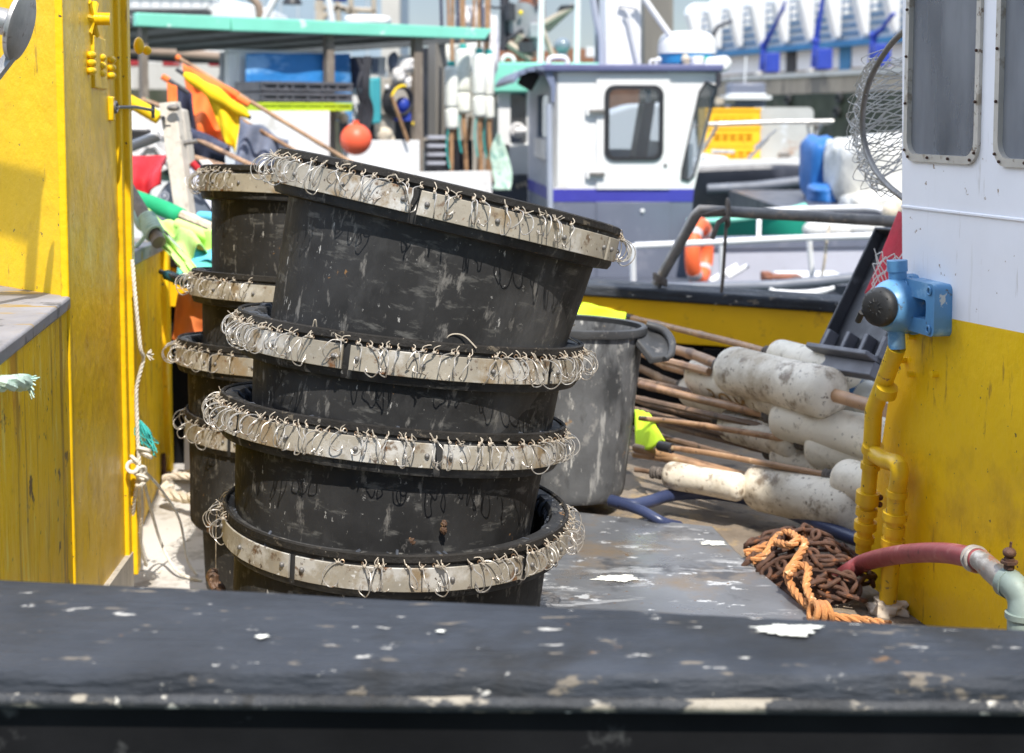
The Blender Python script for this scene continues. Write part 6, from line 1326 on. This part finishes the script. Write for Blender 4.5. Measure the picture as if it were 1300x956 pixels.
q = MB(); q.quadbox([P(100, -6, 44), P(272, -4, 44), P(262, 13, 44), P(100, 12, 44)], (0, 3, 0)); q.quadbox([P(268, -2, 44), P(300, 2, 44), P(345, 12, 44), P(350, 30, 44), P(258, 30, 44)], (0, 3, 0)); q.quadbox([P(160, 18, 44.2), P(270, 16, 44.2), P(350, 28, 44.2), P(350, 80, 44.2), P(120, 80, 44.2)], (0, 3, 0)); q.build('hull', 'far_white', yc, bevel=.06)
q = MB(); q.quadbox([P(140, 13, 43.9), P(268, 13, 43.9), P(268, 17, 43.9), P(140, 17, 43.9)], (0, .1, 0)); q.build('window_band', 'door_dark', yc)
q = MB()
for k in range(14): q.tube([P(100+13*k, -20, 43.8), P(100+13*k, -6, 43.8)], .025, 6)
q.tube([P(100, -14, 43.8), P(280, -12, 43.8)], .03, 6); q.build('rail', 'grey_steel', yc)
tag(pole(365, -30, 332, 30, 20, .05).build('stay', 'far_white'), 'white slanting spar left of the dark bell-shaped lamp', 'spar')
q = MB(); q.tube(spline([P(300, -14, 20), P(318, -4, 20), P(328, 8, 20), P(330, 24, 20)], 6), .055, 12); tag(q.build('exhaust_pipe', 'brown_beam'), 'curved brown exhaust pipe rising above the green roof', 'pipe')
q = MB(); c = P(371, -4, 20); q.lathe([(.0005, .12), (.05, .11), (.07, .05), (.12, -.06), (.14, -.10), (.0005, -.10)], 24, Matrix.Translation(c)); q.tube([c+V((0, 0, .1)), c+V((0, 0, .6))], .015, 8); tag(q.build('bell_lamp', 'rubber_black'), 'dark bell-shaped lamp at the top of the picture', 'lamp')
q = MB(); q.box(P(172, 46, 30), (.36, .3, .5)); lbx = q.build('sign_box', 'far_white', bevel=.02); tag(lbx, 'white box with a dark red panel behind the yellow post', 'box')
q = MB(); q.box(P(170, 46, 29.8)-lbx.location, (.22, .06, .34)); q.build('red_panel', 'red_hull', lbx, local=True)
# warehouse behind, gangway frame and pier
q = MB(); a, b = P(300, -60, 118), P(505, -60, 118); q.quadbox([a, b, V((b.x, b.y, -1)), V((a.x, a.y, -1))], (0, 12, 0)); wh_ = q.build('warehouse', 'warehouse'); tag(wh_, 'blue-grey warehouse wall far behind the green roof', 'warehouse')
q = MB()
for k in range(9): x = P(312+22*k, 0, 117.9); q.box(V((x.x, 117.9, 8))-wh_.location, (.12, .1, 14))
q.build('wall_seams', 'far_grey', wh_, local=True)
q = MB(); q.quadbox([P(484, -40, 60), P(507, -40, 60), P(507, 90, 60), P(484, 90, 60)], (0, 1, 0)); tag(q.build('concrete_pile', 'concrete_pale'), 'pale upright concrete pile right of the scaffold frame', 'pile')
q = MB()
for a, b in (((405, -20), (410, 30)), ((428, -10), (430, 30)), ((445, -20), (446, 30)), ((474, -20), (475, 30)), ((400, 9), (478, 14)), ((402, 28), (430, 8)), ((430, 8), (470, 30))): q.tube([P(*a, 24), P(*b, 24)], .045, 6)
q.box(P(406, 12, 24), (.12, .1, .5)); tag(q.build('scaffold_frame', 'tan_steel'), 'tan scaffold frame of crossed bars above the green roof', 'frame')
q = MB(); q.tube([P(400, -6, 22), P(440, -2, 22)], .06, 8); tag(q.build('blue_bar', 'crane_blue'), 'short blue bar at the top of the scaffold frame', 'bar')
tag(pole(414, -20, 422, 30, 21, .045).build('spar', 'far_white'), 'white slanting spar in front of the scaffold frame', 'spar')
q = MB(); blob(q, P(467, 27, 13), .20, .2, .05, 4, .05); tag(q.build('life_raft_cover', 'far_white'), 'long white rounded cover lying on the green roof edge', 'cover')
q = MB(); a, b = P(696, 60, 120), P(812, 64, 120); q.prism([a, b, V((b.x, b.y, 0)), V((a.x, a.y, 0))], [p+V((0, 8, 0)) for p in (a, b, V((b.x, b.y, 0)), V((a.x, a.y, 0)))]); tag(q.build('quayside_shed', 'brown_roof'), 'low brown roofed shed far behind the masts', 'shed')
q = MB(); c = P(752, 66, 60); q.box(c, (.5, .4, .4)); tag(q.build('white_box', 'far_white'), 'small white box against the brown shed', 'box')
q = MB(); q.quadbox([P(817, -60, 34), P(855, -60, 34), P(855, 110, 34), P(817, 110, 34)], (0, .9, 0)); tag(q.build('harbour_pillar', 'tower_grey', bevel=.03), 'tall streaked grey-brown pillar right of the white mast trunk', 'pillar')
q = MB(); q.quadbox([P(756, -60, 36), P(768, -60, 36), P(768, 110, 36), P(756, 110, 36)], (0, .5, 0)); tag(q.build('harbour_pillar', 'warehouse', bevel=.03), 'blue-grey pillar half hidden left of the white mast trunk', 'pillar')

# ------------------------------------------------------------------ the quay across the basin
Q0 = V((21.4, 150, 0)); qd = V((9.0, -24, 0)).normalized(); qf = Face(Q0, math.atan2(qd.y, qd.x))
def qs(px): a = (px-650)/F; return (Q0.x-a*Q0.y)/(a*qd.y-qd.x)
ZQ = P(914, 99, 150).z
def qbox(mb, s0, s1, z0, z1, w0, t):
    p = [qf.m(s0, z0, w0), qf.m(s1, z0, w0), qf.m(s1, z1, w0), qf.m(s0, z1, w0)]; return mb.quadbox(p, qf.e2*t)
e2q = qf.e2
sgn = 1 if e2q.y > 0 else -1
qbox(MB(), -90, 60, -2, ZQ, 0, 40*sgn).build('quay_wall', 'concrete')
tag(bpy.data.objects['quay_wall.001'], 'tall concrete quay wall across the basin carrying the white market hall', 'quay wall')
q = MB(); qbox(q, -90, 60, -2, ZQ-1.85, -.05*sgn, .1*sgn); tag(q.build('weed_band', 'algae'), 'dark weed-grown lower half of the quay across the basin', 'weed')
q = MB(); qbox(q, -90, 60, ZQ-.32, ZQ+.12, -.22*sgn, .6*sgn); tag(q.build('quay_coping', 'concrete_pale'), 'pale coping along the quay in front of the market hall', 'coping')
ql = [(1000, 127), (1065, 125), (1062, 142)]
for i, (x, y) in enumerate(ql):
    p = PP(x, y, qf.m(0, 0, -.3*sgn), qf.e2); tag(MB().torus(p, .36, .16, align(qf.e2), 24, 10).build('tyre_fender', 'tyre'), ['tyre fender on the quay wall, left of the other two', 'upper tyre fender of the pair on the quay wall', 'lower tyre fender of the pair on the quay wall'][i], 'tyre', 'tyre fenders on the quay wall')
# market hall
hall = thing('market_hall', 'white market hall with rounded fins and grey louvres striped in blue', 'building', qf.m(10, ZQ, 10*sgn))
WB = 7*sgn
def hz(px, py): p = PP(px, py, qf.m(0, 0, WB), qf.e2); return p.z
def hs(px): p = PP(px, 60, qf.m(0, 0, WB), qf.e2); return (p-qf.m(0, 0, 0)).dot(qf.e1)
zb = hz(1100, 53); ztop = hz(885, 17)+.6
s_a, s_b = hs(884), hs(1133); nb = 8; ds = (s_b-s_a)/nb
q = MB(); qbox(q, s_a-.2, s_b+22, ZQ, zb, WB+1.0*sgn, .4*sgn); q.build('ground_wall', 'far_white', hall)
q = MB(); qbox(q, s_a-.2, s_b+22, ZQ, ZQ+.8, WB+.9*sgn, .2*sgn); q.build('plinth', 'concrete', hall)
q = MB(); qbox(q, s_a-.6, s_b+22, zb-.28, zb+.28, WB-.4*sgn, 2*sgn); q.build('blue_band', 'far_blue', hall)
q = MB(); qbox(q, s_a+.3, s_b+22, zb+.28, ztop-1.0, WB+1.2*sgn, 12*sgn); q.build('upper_wall', 'far_grey', hall)
q = MB(); qbox(q, s_a+.2, s_b+22, ztop-.6, ztop+1.6, WB+2.2*sgn, 10*sgn); q.build('roof', 'far_white', hall)
for k in range(nb+4):
    s = s_a+k*ds; q = MB()
    prof = [(-.1, zb+.3), (.5, zb+.3), (1.35, ztop-2.4), (1.9, ztop-.8), (1.55, ztop+.1), (.8, ztop+.55), (-2.0, ztop+.65), (-2.6, zb+.3)]
    # fin: tapers towards its foot, leans outwards at the head
    def fp(d, z, e):
        t_ = (z-zb)/(ztop-zb); return qf.m(s+e*(.32+.30*t_), z, WB-(d-.5)*sgn)
    q.prism([fp(d, z, -1) for d, z in prof], [fp(d, z, 1) for d, z in prof]); q.build('fin', 'far_white', hall, bevel=.12)
    q = MB(); qbox(q, s+.4, s+ds-.4, zb+.3, ztop-2.6, WB+.6*sgn, .5*sgn); lo = q.build('louvre', 'far_grey', hall)
    q = MB()
    for j in range(6): z = zb+.9+j*.78; qbox(q, s+.45, s+ds-.45, z, z+.20, WB+.45*sgn, .12*sgn)
    q.build('blue_slats', 'far_blue', lo)
for x0, x1, m in ((989, 1001, 'door_dark'), (1056, 1070, 'door_blue'), (1098, 1106, 'grey_steel')):
    q = MB(); qbox(q, hs(x0), hs(x1), ZQ, ZQ+3.0, WB+.85*sgn, .2*sgn); q.build('door', m, hall)
for i, (x, tipx, tipy) in enumerate(((969, 997, 2), (1035, 1050, -40), (1108, 1132, 18))):
    W0 = 1.2*sgn; base_ = PP(x, 88, qf.m(0, 0, W0), qf.e2); base_.z = ZQ
    cr_ = thing('quay_crane', ['blue quay crane with a raised jib, left of the other two', 'middle blue quay crane, its jib reaching out of the picture', 'blue quay crane partly behind the landing net'][i], 'crane', base_, 'blue cranes along the quay')
    def pp(px, py): return PP(px, py, qf.m(0, 0, W0), qf.e2)
    k_ = (x-650)/F
    top = V((base_.x, base_.y, ZQ+3.0)); q = MB(); q.tube([base_, base_+V((0, 0, 1.2)), top], [.45, .40, .28], 12); q.ball(top, .4, 12); q.build('column', 'crane_blue', cr_)
    tipp = pp(tipx, tipy); mid = top.lerp(tipp, .55)+V((0, 0, -.3)); q = MB(); q.tube([top, mid, tipp], [.30, .20, .12], 8); q.build('jib', 'crane_blue', cr_)
    q = MB(); q.tube([mid.lerp(tipp, .3), mid.lerp(tipp, .3)+(tipp-mid).normalized()*1.6+V((.0, 0, -.3))], .16, 8); q.build('jib_tip', 'crane_blue', cr_); MB().tube([base_+V((0, 0, 2.2)), top.lerp(mid, .5)], .10, 8).build('ram', 'crane_blue', cr_)
    q = MB(); c = pp(x+11, 76); q.box(V((c.x, c.y, ZQ+1.3)), (1.35, 1.2, 1.9)); q.build('cab', 'crane_blue', cr_, bevel=.08)
    q = MB(); q.box(V((base_.x+.3, base_.y-.2, ZQ+.25)), (2.0, 1.6, .5)); q.build('base_plinth', 'concrete_pale', cr_, bevel=.05)
# the dark davit that reaches over the hall's left fins
q = MB(); p0 = qf.p(905, 45, 3*sgn); q.tube([p0, qf.p(911, 34, 3*sgn), qf.p(928, 27, 3*sgn)], .22, 8); q.tube([p0, V((p0.x, p0.y, ZQ))], .25, 8); tag(q.build('davit', 'navy_hull'), 'dark bent davit in front of the left fins of the market hall', 'davit')
# small pilot boat at the foot of the quay
pb = thing('pilot_boat', 'small white wheelhouse boat with a thin aerial at the foot of the quay', 'boat', P(945, 160, 62))
q = MB(); c = P(946, 128, 62); q.box(c, (1.5, 1.4, 1.5)); q.build('wheelhouse', 'slate_paint', pb, bevel=.1)
q = MB(); q.box(P(946, 124, 61.5), (1.9, 1.8, .16)); q.ball(P(935, 119, 61.6), (.26, .26, .22), 12); q.ball(P(954, 118, 61.6), (.34, .3, .24), 12); q.ball(P(945, 111, 61.6), (.18, .18, .2), 10); q.box(P(947, 121, 61.6), (1.5, 1.2, .14)); q.build('roof_gear', 'far_white', pb)
q = MB(); q.tube([P(945, 112, 61.6), P(947, 72, 61.6)], .035, 6); q.build('aerial', 'far_white', pb)
q = MB(); q.quadbox([P(900, 140, 61), P(990, 140, 61), P(985, 180, 61), P(905, 180, 61)], (0, 3, 0)); q.build('hull', 'far_white', pb, bevel=.1)
q = MB(); q.box(P(920, 128, 61), (.8, .3, .3)); q.tube([P(912, 125, 61), P(912, 138, 61)], .06, 6); q.build('rail', 'tan_steel', pb)
for o in bpy.data.objects:
    if 'wb' in o: del o['wb']

q = MB(); q.quadbox([P(748, 150, 19), P(800, 132, 19), P(880, 128, 19), P(890, 235, 19), P(740, 235, 19)], (0, 1.5, 0)); wcx = q.build('white_cruiser', 'far_white', bevel=.05); tag(wcx, 'white cruiser glimpsed through the cabin door window', 'boat')
